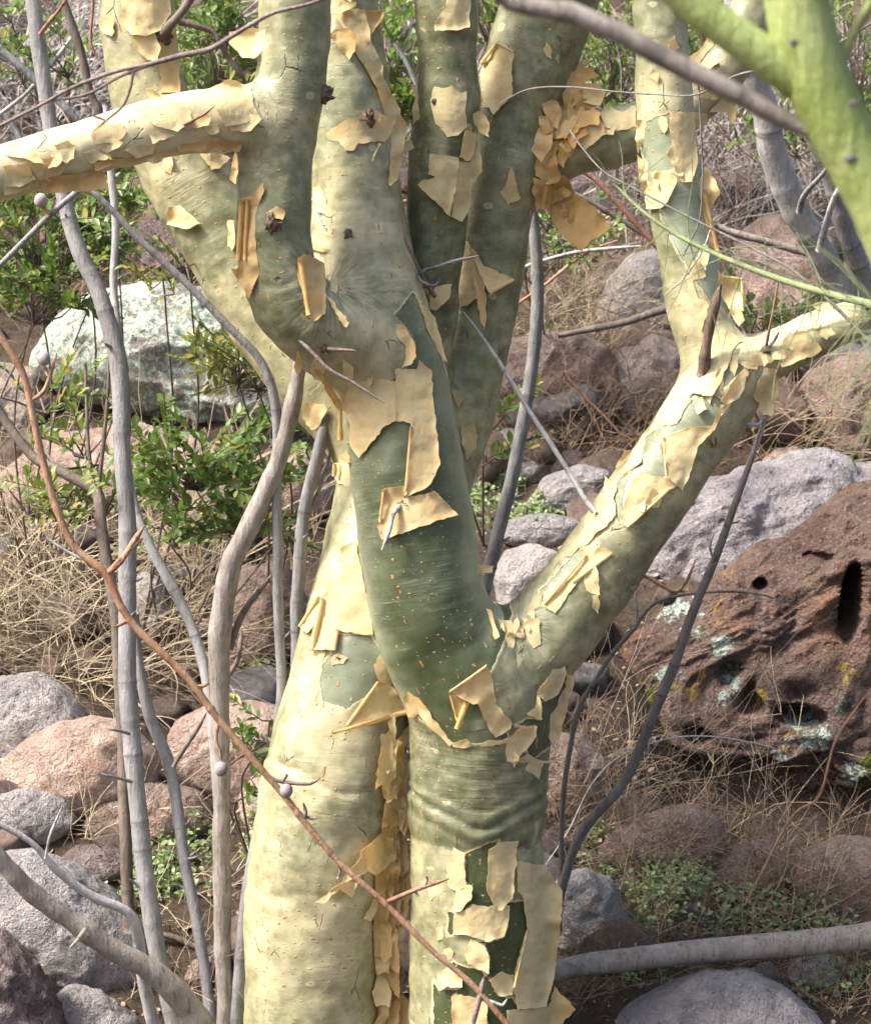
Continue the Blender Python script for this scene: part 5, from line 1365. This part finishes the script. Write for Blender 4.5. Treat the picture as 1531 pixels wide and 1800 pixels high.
pv_part('green_twig', tw, 'verdetwig', 8, node_gap=.03, seed=4)
def feather():
    r = random.Random(8)
    main = px_path(tw, .004)
    mb = MB()
    for i in range(120):
        c = main[int(r.uniform(0, .93) * (len(main) - 1))]
        p = Vector(c[:3]); a = r.uniform(0, 6.28); L = r.uniform(.025, .11)
        d = Vector((math.cos(a), r.uniform(-.4, .4), math.sin(a) * .9)).normalized()
        pl = []
        for j in range(7):
            t = j / 6
            q = p + d * L * t + Vector((0, 0, -.12 * L * t * t)) + Vector((.08 * L * noise.noise(Vector((i, t * 2, 0))), 0, .08 * L * noise.noise(Vector((i, t * 2, 5)))))
            pl.append((q.x, q.y, q.z, .00055 * (1 - .6 * t)))
        mb.tube(pl, 4)
    obj('twiglets', mb.mesh('twiglets'), M['verdetwig'], pv, kind='stuff')
feather()
sapling('dark_twig', 'thin out-of-focus dark twig crossing in front of the upper left branch', 'twig',
    [(680,-60,3.2),(560,0,3.4),(480,22,3.6),(420,55,4.2),(370,85,5),(322,96,5),(262,112,4),(200,126,3.6),(130,152,3.2),(60,190,3),(-40,240,3)], (-.72,-.72), 'purpletwig', part='stem', node_gap=.03,
    twigs=[([(322,96,4,-.72),(262,114,3.6,-.72),(210,134,3.4,-.72),(160,162,3.2,-.72),(120,172,3,-.72),(60,178,2.5,-.72)], 'purpletwig', 1), ([(234,118,3.6,-.72),(230,150,3.2,-.72),(216,185,3,-.72),(190,208,2.6,-.72),(165,230,2.4,-.72)], 'purpletwig', 1), ([(190,212,3,-.72),(160,200,2.8,-.72),(150,180,2.6,-.72)], 'purpletwig', 1)])
sapling('wiry_twig', 'thin wiry brown twig hanging across the upright right limb', 'twig',
    [(880,180,1.6),(930,156,1.8),(1000,152,2),(1080,160,2),(1150,165,2),(1225,165,2.4),(1300,130,3),(1400,110,3),(1500,60,3),(1620,-20,4)], (-.1,-.6), 'darkgrey', rs=.75, part='stem', node_gap=0)
sapling('wiry_twig', 'long wiry grey twig slanting across the right limb below the tuft', 'twig',
    [(1000,225,1.8),(1020,255,2),(1060,300,2.4),(1110,328,2.6),(1180,365,2.6),(1260,405,2.8),(1330,440,3),(1400,480,3.4),(1490,560,4),(1600,680,4)], (-.08,-.3), 'darkgrey', rs=.75, part='stem', node_gap=.02)
sapling('wiry_twig', 'dark wiry twig dropping along the right edge of the upright limb', 'twig',
    [(1228,150,2),(1232,230,2),(1235,300,2),(1232,370,2),(1225,400,2),(1200,450,2)], (-.05,-.05), 'darkgrey', rs=.75, part='stem', node_gap=0,
    twigs=[([(1250,400,2,-.05),(1235,440,2,-.05),(1200,490,1.8,-.05),(1165,520,1.5,-.05)], 'greytwig', 1)])

# ------------------------------------------------------------------ dead twigs lying about behind the tree
LOOSE = [
 ('pale bare twig lying level behind the leaning grey sapling', [(900,478,3.5),(941,462,4),(1007,444,4),(1080,436,4),(1126,432,4)], .6, 'palestem'),
 ('tan twig rising behind the leaning grey sapling', [(880,560,3),(915,530,3.2),(957,501,3.4),(1027,446,3.5),(1085,422,3.5)], .7, 'orangestem'),
 ('thick grey dead stick between the two right limbs', [(980,590,6),(1040,578,7),(1100,566,8),(1165,545,8),(1240,535,7)], .85, 'darkstem'),
 ('reddish stick in the shade of the pale horizontal limb', [(1000,290,6),(1040,310,6),(1080,350,6),(1120,395,7),(1160,440,7),(1175,462,6)], .5, 'redtwig'),
 ('dark stick crossing under the papery tuft', [(985,330,5),(1030,350,6),(1090,385,6),(1140,420,5)], .7, 'darkstem'),
 ('weathered stick in front of the pink boulder', [(1255,395,6),(1300,412,8),(1350,425,8),(1400,440,9),(1430,452,8)], .55, 'deadwood'),
 ('red-brown thin stick slanting toward the slanting right limb', [(990,655,2.5),(1030,700,3),(1070,740,3),(1110,785,3)], .35, 'redtwig'),
 ('grey dead stick in the upper left tangle, leaning right', [(-20,70,8),(40,120,9),(95,170,9),(150,225,8)], .6, 'greystem'),
 ('brown dead stick rising behind the upper left limb', [(105,-20,8),(125,40,9),(145,100,9),(158,160,9),(178,205,8),(200,300,8)], .5, 'darkstem'),
 ('bleached stick at the top of the tangle left of the tree', [(0,200,4),(50,160,4.5),(100,100,5),(130,60,5)], .7, 'palestem'),
 ('long reddish shoot beside the upper left limb', [(165,-20,2.5),(162,30,3),(160,75,3),(175,110,3)], .45, 'redtwig'),
 ('grey stick lying low under the horizontal branch', [(-10,175,5),(30,230,6),(60,290,6),(95,330,6)], .8, 'greystem'),
 ('bleached twig leaning on the litter below the lichen boulder', [(75,940,2.5),(110,965,3),(150,985,3),(190,1000,3.2)], .4, 'palestem'),
 ('pale stick lying in front of the lilac-grey boulder', [(1130,1010,3),(1165,1030,4),(1190,1040,4),(1210,1015,3.5),(1222,985,3)], .25, 'orangestem'),
 ('grey stick between the green shrub and the middle limb', [(690,70,5),(720,120,5),(740,180,5),(735,230,4)], .9, 'greystem'),
 ('white bare twig arching over the hollow of the red-brown boulder', [(960,1520,1.6),(1000,1460,1.8),(1040,1380,1.8),(1090,1330,1.8),(1170,1300,1.8),(1250,1295,1.7),(1340,1310,1.5),(1400,1330,1.3)], .28, 'palestem'),
 ('straight tan stalk crossing the hollow', [(1310,1590,2.5),(1390,1440,2.8),(1440,1400,2.8),(1470,1300,2.8),(1531,1210,2.5)], .25, 'orangestem'),
 ('dark stick lying in the litter beside the dead trunk', [(270,1640,6),(310,1650,7),(350,1668,7),(400,1680,6)], .22, 'darkstem'),
]
for lb, pts, Y, mt in LOOSE:
    gy = []
    for (x, y, r) in pts: gy.append(ground_hit(x, y).y)
    Y0 = min(Y, min(gy) - .01)
    mb = MB()
    stem_tube(mb, taper(px_path([p + (Y0,) for p in pts], .006)), 7, node_gap=.05, seed=len(lb), wob=.15)
    obj('twig', mb.mesh('twig'), M[mt], label=lb, cat='twig')
# ------------------------------------------------------------------ leafy shrubs
def leaf_shape():
    """unit leaf along +x, folded along its midrib"""
    pts = [(0, 0, 0), (.22, .16, .03), (.55, .25, .06), (.85, .13, .03), (1, 0, -.03), (.85, -.13, .03), (.55, -.25, .06), (.22, -.16, .03), (.5, 0, -.015)]
    f = [(0, 8, 1), (1, 8, 2), (2, 8, 3), (3, 8, 4), (4, 8, 5), (5, 8, 6), (6, 8, 7), (7, 8, 0)]
    return [Vector(p) for p in pts], f
LV_, LF_ = leaf_shape()
LEAF_ME = {}
def leaf_mesh(mat, k):
    key = (mat, k)
    if key not in LEAF_ME:
        bend = (-.25, 0, .2)[k]; wd = (1.0, .8, 1.15)[k]
        me = new_mesh('leaf', [(v.x, v.y * wd, v.z + bend * v.x * v.x) for v in LV_], [tuple(f) for f in LF_])
        me.materials.append(M[mat])
        LEAF_ME[key] = me
    return LEAF_ME[key]
def leaf_matrix(p, d, up, size):
    x = d.normalized(); y = up.cross(x)
    y = y.normalized() if y.length > 1e-4 else x.orthogonal().normalized()
    z = x.cross(y)
    return Matrix(((x.x * size, y.x * size, z.x * size, p.x), (x.y * size, y.y * size, z.y * size, p.y), (x.z * size, y.z * size, z.z * size, p.z), (0, 0, 0, 1)))
def shrub(name, label, root, clusters, mat='leaf', size=.012, seed=1, single=0, stem_mat='darkstem', traced=(), yellow=.1):
    """clusters: (px, py, rx, ry, Y, sprigs); leaves sit on sprigs, sprigs on thin branches from the root"""
    r = random.Random(seed)
    rx, ry = root
    g = ground_hit(rx, ry)
    base = Vector((g.x, g.y, ground_z(g.x, g.y) - .005))
    e = empty(name, base, label, 'shrub')
    wood = MB(); leaves = []
    onstem = []
    for pts in traced:
        pth = px_path(pts, .008); onstem += [Vector(q[:3]) for q in pth[: int(len(pth) * .6)]]
        mb = MB(); stem_tube(mb, pth, 8, node_gap=.03, seed=seed)
        obj('stem', mb.mesh('stem'), M[stem_mat], e)
    for (cx, cy, ex, ey, Y, n) in clusters:
        hub = P(cx, cy + ey * .9, Y + .02)
        foot = min(onstem, key=lambda q: (q - hub).length) if onstem else base
        md = (foot + hub) / 2 + Vector((r.uniform(-.06, .06), r.uniform(-.02, .05), .03))
        wood.tube([tuple(c) for c in catmull([(foot, .0019), (md, .0015), (hub, .001)], .03)], 5)
        for _ in range(int(n * 1.35)):
            a, q = r.uniform(0, 6.28), math.sqrt(r.random())
            p0 = P(cx + math.cos(a) * ex * q, cy + math.sin(a) * ey * q, Y + r.uniform(-.07, .07))
            mp = K * 3.5
            d = Vector((math.cos(a) * .7 + r.uniform(-.6, .6), r.uniform(-.7, .4), r.uniform(-.25, .9))).normalized()
            L = r.uniform(.03, .075)
            wood.tube([tuple(c) for c in catmull([(hub, .0013), ((hub + p0) / 2 + Vector((r.uniform(-.015, .015), r.uniform(-.02, .02), r.uniform(-.01, .02))), .001), (p0, .0008), (p0 + d * L, .0005)], .02)], 4)
            k = max(3, int(L / .0075))
            side = d.cross(Vector((r.uniform(-1, 1), r.uniform(-1, 1), r.uniform(-.3, 1)))).normalized()
            for j in range(k):
                t = (j + .5) / k
                p = p0 + d * L * t
                for sg in (-1, 1):
                    ld = (d * r.uniform(.35, .9) + side * sg * r.uniform(.6, 1.1) + Vector((0, -.1, r.uniform(-.1, .35))))
                    leaves.append((p, ld, Vector((r.uniform(-.4, .4), -r.uniform(.1, .9), 1)), size * 1.3 * r.uniform(.65, 1.2)))
                side = (side + Vector((r.uniform(-.5, .5), r.uniform(-.5, .5), r.uniform(-.5, .5)))).normalized()
            leaves.append((p0 + d * L, d, Vector((0, -.5, 1)), size * r.uniform(.6, 1)))
    obj('branches', wood.mesh('branches'), M[stem_mat], e, kind='stuff')
    r.shuffle(leaves)
    inv = Matrix.Translation(-base)
    for (p, d, u, s) in leaves[:single]:
        o = bpy.data.objects.new('leaf', leaf_mesh(mat if r.random() > yellow else 'leaf_y', r.randrange(3)))
        COL.objects.link(o)
        o.parent = e; o.matrix_parent_inverse = inv
        o.matrix_basis = leaf_matrix(p, d, u, s)
    rest = leaves[single:]
    if rest:
        mb = MB()
        for (p, d, u, s) in rest:
            m = leaf_matrix(p, d, u, s); b = len(mb.v)
            bend = r.uniform(-.3, .25); wd = r.uniform(.8, 1.15); yl = 1.0 if r.random() < yellow else r.uniform(0, .25)
            mb.v += [m @ Vector((v.x, v.y * wd, v.z + bend * v.x * v.x)) for v in LV_]
            mb.a += [yl] * len(LV_)
            mb.f += [tuple(i + b for i in f) for f in LF_]
        obj('foliage', mb.mesh('foliage'), M[mat], e, kind='stuff')
    return e
shrub('leafy_shrub', 'small-leaved green shrub in front of the broad pinkish ledge rock', (300, 1180),
      [(345,820,85,45,.42,34),(420,850,55,40,.44,14),(330,870,50,30,.42,10),(440,930,80,25,.46,14),(300,940,50,20,.44,6),(560,780,40,60,.5,10)], size=.0125, seed=2, single=300)
shrub('leafy_shrub', 'dense small-leaved shrub under the horizontal branch beside the lichen-crusted boulder', (60, 1050),
      [(70,430,95,85,.55,60),(150,370,60,50,.6,22),(60,530,80,45,.55,22),(230,340,30,40,.6,8),(30,350,50,30,.6,12),(210,420,40,30,.6,8)], size=.0115, seed=3, single=300)
shrub('leafy_shrub', 'sparse leafy shrub with brown stems crossing the thickest grey sapling', (205, 1600),
      [(80,700,60,30,.26,4),(150,770,45,40,.24,5),(110,870,70,30,.24,8),(50,880,50,30,.25,7),(180,880,30,40,.22,4)], size=.0105, seed=4, yellow=.35, mat='leaf',
      traced=[[(-20,690,8,.24),(0,725,8,.24),(55,800,8.5,.23),(90,820,9,.22),(131,841,10,.21),(170,865,11,.20),(176,910,11,.19),(186,978,11,.18),(195,1033,11,.17),(205,1100,11,.16),(215,1300,11,.14),(222,1500,11,.12),(228,1640,11,.11)], [(165,860,4,.2),(155,780,3.5,.2),(152,700,3,.21),(150,640,2.5,.22)], [(172,870,4,.2),(182,780,3.5,.2),(190,690,3,.2),(192,620,2.5,.2)]])
shrub('leafy_shrub', 'yellow-green sprig with small leaves under the elbow of the tree', (470, 1120),
      [(420,640,38,38,.32,20),(455,665,25,25,.32,7)], size=.011, seed=5, mat='leaf_y', yellow=.2)
shrub('leafy_shrub', 'thin bare-stemmed sprig with few leaves before the lichen-crusted boulder', (250, 1120),
      [(335,470,20,30,.2,2),(290,505,40,15,.2,2)], size=.009, seed=6, mat='leaf_y')
shrub('leafy_shrub', 'green shrub seen between the two upper left limbs', (390, 480),
      [(385,105,70,75,1.1,46),(420,40,50,50,1.1,18),(350,40,40,50,1.2,14)], size=.0125, seed=7, single=60)
shrub('leafy_shrub', 'bright green shrub seen between the middle upper limbs', (700, 420),
      [(695,130,48,85,1.1,44),(670,30,40,40,1.2,14),(730,180,30,40,1.1,10)], size=.0135, seed=8, single=60)
shrub('leafy_shrub', 'green shrub behind the white flap of bark', (860, 380), [(865,30,35,70,1.2,26)], size=.0125, seed=9)
shrub('leafy_shrub', 'fine-leaved shrub between the dark limb and the upright right limb', (1080, 420),
      [(1075,130,60,80,1.5,60),(1085,60,50,50,1.6,22)], size=.0105, seed=10, single=60)
shrub('leafy_shrub', 'fine-leaved shrub behind the leaning grey stems', (1320, 330),
      [(1260,60,50,60,1.5,30),(1500,120,60,120,1.5,44),(1400,240,60,40,1.4,14)], size=.0115, seed=11)
shrub('leafy_shrub', 'sprig of dark green leaves behind the lower middle limb', (850, 960), [(858,745,22,20,.35,5),(855,800,18,15,.35,3)], size=.0125, seed=12)
shrub('leafy_shrub', 'small green sprig in the fork of the broken right branch', (1340, 760), [(1345,575,38,32,.3,11),(1385,560,30,20,.3,4)], size=.010, seed=13)
shrub('leafy_shrub', 'small leafy shoot beside the slender sapling at the left trunk', (450, 1540), [(470,1285,16,22,.13,3),(435,1385,16,16,.13,2),(445,1320,14,14,.13,2)], size=.0125, seed=14)
shrub('leafy_shrub', 'sparse shrub among the grey sticks left of the upper limb', (90, 420), [(40,110,40,40,.7,8),(120,100,50,40,.7,9),(20,20,30,20,.8,5)], size=.0115, seed=15)
shrub('leafy_shrub', 'low green shrub under the papery tuft', (960, 620), [(985,420,45,35,.75,16),(960,380,20,25,.75,5)], size=.010, seed=16)

# ------------------------------------------------------------------ herbs, dry stalks, litter
def herbs(label, areas, seed, size=.008, mat='herb'):
    r = random.Random(seed)
    mb = MB()
    for (cx, cy, ex, ey, n) in areas:
        for _ in range(int(n * .62)):
            a, q = r.uniform(0, 6.28), math.sqrt(r.random()) * r.uniform(.7, 1.35)
            g = ground_hit(cx + math.cos(a) * ex * q, cy + math.sin(a) * ey * q)
            h = r.uniform(.01, .045)
            top = Vector((g.x + r.uniform(-.01, .01), g.y + r.uniform(-.01, .01), g.z + h))
            mb.tube([(g.x, g.y, g.z - .004, .0005), tuple(top) + (.0004,)], 3)
            for j in range(r.randint(4, 7)):
                d = Vector((r.uniform(-1, 1), r.uniform(-1, 1), r.uniform(-.1, .8)))
                p = Vector((g.x, g.y, g.z)).lerp(top, r.uniform(.4, 1))
                m = leaf_matrix(p, d, Vector((r.uniform(-.3, .3), -.5, 1)), size * r.uniform(.5, 1.3)); b = len(mb.v)
                mb.v += [m @ Vector((v.x, v.y * 1.3, v.z)) for v in LV_]; mb.a += [r.uniform(0, .3)] * len(LV_)
                mb.f += [tuple(i + b for i in f) for f in LF_]
    obj('herbs', mb.mesh('herbs'), M[mat], label=label, cat='herbs', kind='stuff')
herbs('pale green ground herbs among stones behind the fork', [(880,880,50,60,120),(950,935,50,30,110),(830,900,30,40,40)], 1)
herbs('pale green ground herbs on the litter above the log', [(1130,1570,110,60,260),(1250,1590,120,50,200),(1400,1660,100,40,90),(1060,1500,50,40,60),(1300,1640,180,30,160)], 2, .0075)
herbs('pale green herbs between the left saplings', [(330,1500,50,60,90),(280,1560,80,40,110),(450,1220,40,25,60),(230,1580,60,40,60),(440,1500,30,60,50)], 3)
herbs('scattered green herbs beside the broad smooth boulder', [(1470,1720,70,60,120),(1130,1720,60,30,60)], 4, .007)
herbs('green herbs in the shade behind the tree', [(920,760,60,40,60),(960,620,60,40,40),(1010,480,60,40,50)], 5)

def tangle(name, label, areas, mat, seed, L=(.12, .3), rad=(.0006, .0012), up=.7, curl=.8, twigs=3, cat='dry brush'):
    r = random.Random(seed)
    mb = MB()
    for (cx, cy, ex, ey, n) in areas:
        for i in range(n):
            a, q = r.uniform(0, 6.28), math.sqrt(r.random())
            g = ground_hit(cx + math.cos(a) * ex * q, cy + math.sin(a) * ey * q)
            p = Vector((g.x, g.y, g.z - .005))
            d = Vector((r.gauss(0, 1), r.gauss(-.1, .6), abs(r.gauss(up, .4)))).normalized()
            shade = r.random(); ln = r.uniform(*L); r0 = r.uniform(*rad); n_ = 8
            def walk(p, d, ln, r0, depth):
                pl = []
                bend = Vector((r.gauss(0, 1), r.gauss(0, .5), r.gauss(-.45, .6))) * curl
                for j in range(n_ + 1):
                    t = j / n_
                    pl.append((p.x, p.y, p.z, r0 * (1 - .65 * t)))
                    if depth < 1 and j in (3, 5, 6) and twigs:
                        for _ in range(r.randint(0, twigs)):
                            dd = (d + Vector((r.gauss(0, .8), r.gauss(0, .5), r.gauss(.1, .7)))).normalized()
                            walk(p.copy(), dd, ln * r.uniform(.2, .5), r0 * .6, depth + 1)
                    p = p + d * (ln / n_)
                    d = (d + bend * (1 / n_) * .8 + Vector((r.gauss(0, .12), r.gauss(0, .12), r.gauss(0, .12)))).normalized()
                mb.tube(pl, 3, [shade] * len(pl), cap=False)
            walk(p, d, ln, r0, 0)
    obj(name, mb.mesh(name), M[mat], label=label, cat=cat, kind='stuff')
tangle('dry_grass', 'tangle of pale dry stalks on the bank above the blue-grey boulder', [(90,1110,150,110,170),(60,960,110,60,60),(170,1200,120,60,60)], 'straw', 1, (.12,.34), (.0006,.0013), .45)
tangle('dry_grass', 'upright yellow straw behind the dead trunk', [(345,1040,40,60,46),(420,760,60,40,16)], 'straw', 2, (.15,.32), (.0008,.0013), 2.2, .25, 1)
tangle('dry_brush', 'brown tangle of fine dead stalks below the reddish boulder', [(1090,760,130,70,120),(960,800,90,40,50),(1010,690,110,40,60)], 'brownstraw', 3, (.07,.22), (.0006,.0013))
tangle('dry_brush', 'arching tan dry stalks in front of the pitted red-brown boulder', [(1200,1500,250,40,30),(1060,1420,80,60,18),(1450,1520,100,40,12)], 'brownstraw', 4, (.06,.2), (.0006,.0012), .9, .9)
tangle('dry_grass', 'long wispy pale stalks leaning over the stones right of the tree', [(1150,1480,220,70,34),(1400,1500,160,60,26),(1080,1580,120,60,14),(1350,1640,200,40,14)], 'straw', 44, (.12,.36), (.0004,.0008), 1.0, .5, 3)
tangle('dry_brush', 'fine brown dead stalks beside the right trunk', [(1010,1360,60,80,90),(1000,1480,50,60,50)], 'brownstraw', 5, (.05,.15), (.0005,.001))
tangle('dry_brush', 'fine brown dead stalks over the stones at the hollow', [(1180,1510,150,40,90),(1430,1580,140,50,110),(1270,1600,160,50,60)], 'brownstraw', 6, (.05,.17), (.0004,.0008))
tangle('dead_brush', 'tangle of grey dead sticks left of the upper limb', [(80,260,140,110,150),(60,120,130,90,110),(160,60,80,60,50)], 'greytwig', 7, (.15,.5), (.0012,.0032), .5, .5, 2)
tangle('dead_brush', 'tangle of grey dead twigs behind the upright right limb', [(1280,400,230,110,150),(1440,300,140,130,110),(1050,400,90,80,70)], 'greytwig', 8, (.15,.45), (.001,.0024), .6, .5, 3)
tangle('dead_brush', 'reddish dead twigs behind the upright right limb', [(1250,420,240,90,46),(1100,470,100,60,18)], 'redtwig', 9, (.15,.42), (.0009,.0018), .7, .4, 3)
tangle('dry_brush', 'pale fine dead twigs before the smooth grey boulder', [(1000,580,90,50,110),(1120,640,90,60,70)], 'straw', 10, (.08,.26), (.0004,.0009))
tangle('dry_brush', 'pale dry twigs over the brown boulder at the right', [(1420,790,130,60,90),(1350,700,80,60,40),(1240,860,60,60,30)], 'brownstraw', 11, (.1,.28), (.0006,.0012))
tangle('dead_brush', 'grey dead sticks behind the shrubs of the upper slope', [(700,200,90,120,44),(400,250,90,120,50),(860,200,60,120,20),(540,300,80,80,16)], 'greytwig', 12, (.12,.38), (.001,.0022), .5, .5, 2)
tangle('dry_grass', 'short dry stalks around the left sapling bases', [(320,1560,100,80,60),(150,1460,120,40,36),(300,1740,90,40,30)], 'straw', 13, (.05,.18), (.0005,.001), .7, .6, 1)
tangle('dry_brush', 'short brown stalks behind the fallen log', [(1250,1690,280,40,140),(1030,1740,60,40,60),(1460,1760,90,50,60)], 'brownstraw', 14, (.04,.14), (.0004,.0008))
tangle('dry_brush', 'brown dead stalks between the saplings and the left trunk', [(450,1120,90,70,60),(330,1180,90,50,50),(480,980,60,60,30)], 'brownstraw', 15, (.06,.2), (.0005,.001))
tangle('dry_brush', 'dry twigs in the shade behind the lichen-crusted boulder', [(250,480,150,70,60),(120,600,100,40,20)], 'brownstraw', 16, (.1,.3), (.0006,.0014))

def litter():
    r = random.Random(77)
    mb = MB()
    for i in range(7000):
        g = ground_hit(r.uniform(-40, 1570), r.uniform(-40, 1840))
        s = r.uniform(.003, .010)
        d = Vector((r.uniform(-1, 1), r.uniform(-1, 1), r.uniform(-.3, .5)))
        m = leaf_matrix(Vector((g.x, g.y, ground_z(g.x, g.y) + r.uniform(.001, .008))), d, Vector((r.uniform(-.6, .6), r.uniform(-.8, .2), 1)), s)
        b = len(mb.v); w = r.uniform(.5, 1.6); k = r.uniform(-.6, .6)
        mb.v += [m @ Vector((v.x, v.y * w, v.z + k * v.x * v.x)) for v in LV_]; mb.a += [0] * len(LV_)
        mb.f += [tuple(q + b for q in f) for f in LF_]
    obj('leaf_litter', mb.mesh('leaf_litter'), M['litter'], label='brown leaf litter and bark chips covering the stony slope', cat='leaf litter', kind='stuff')
litter()
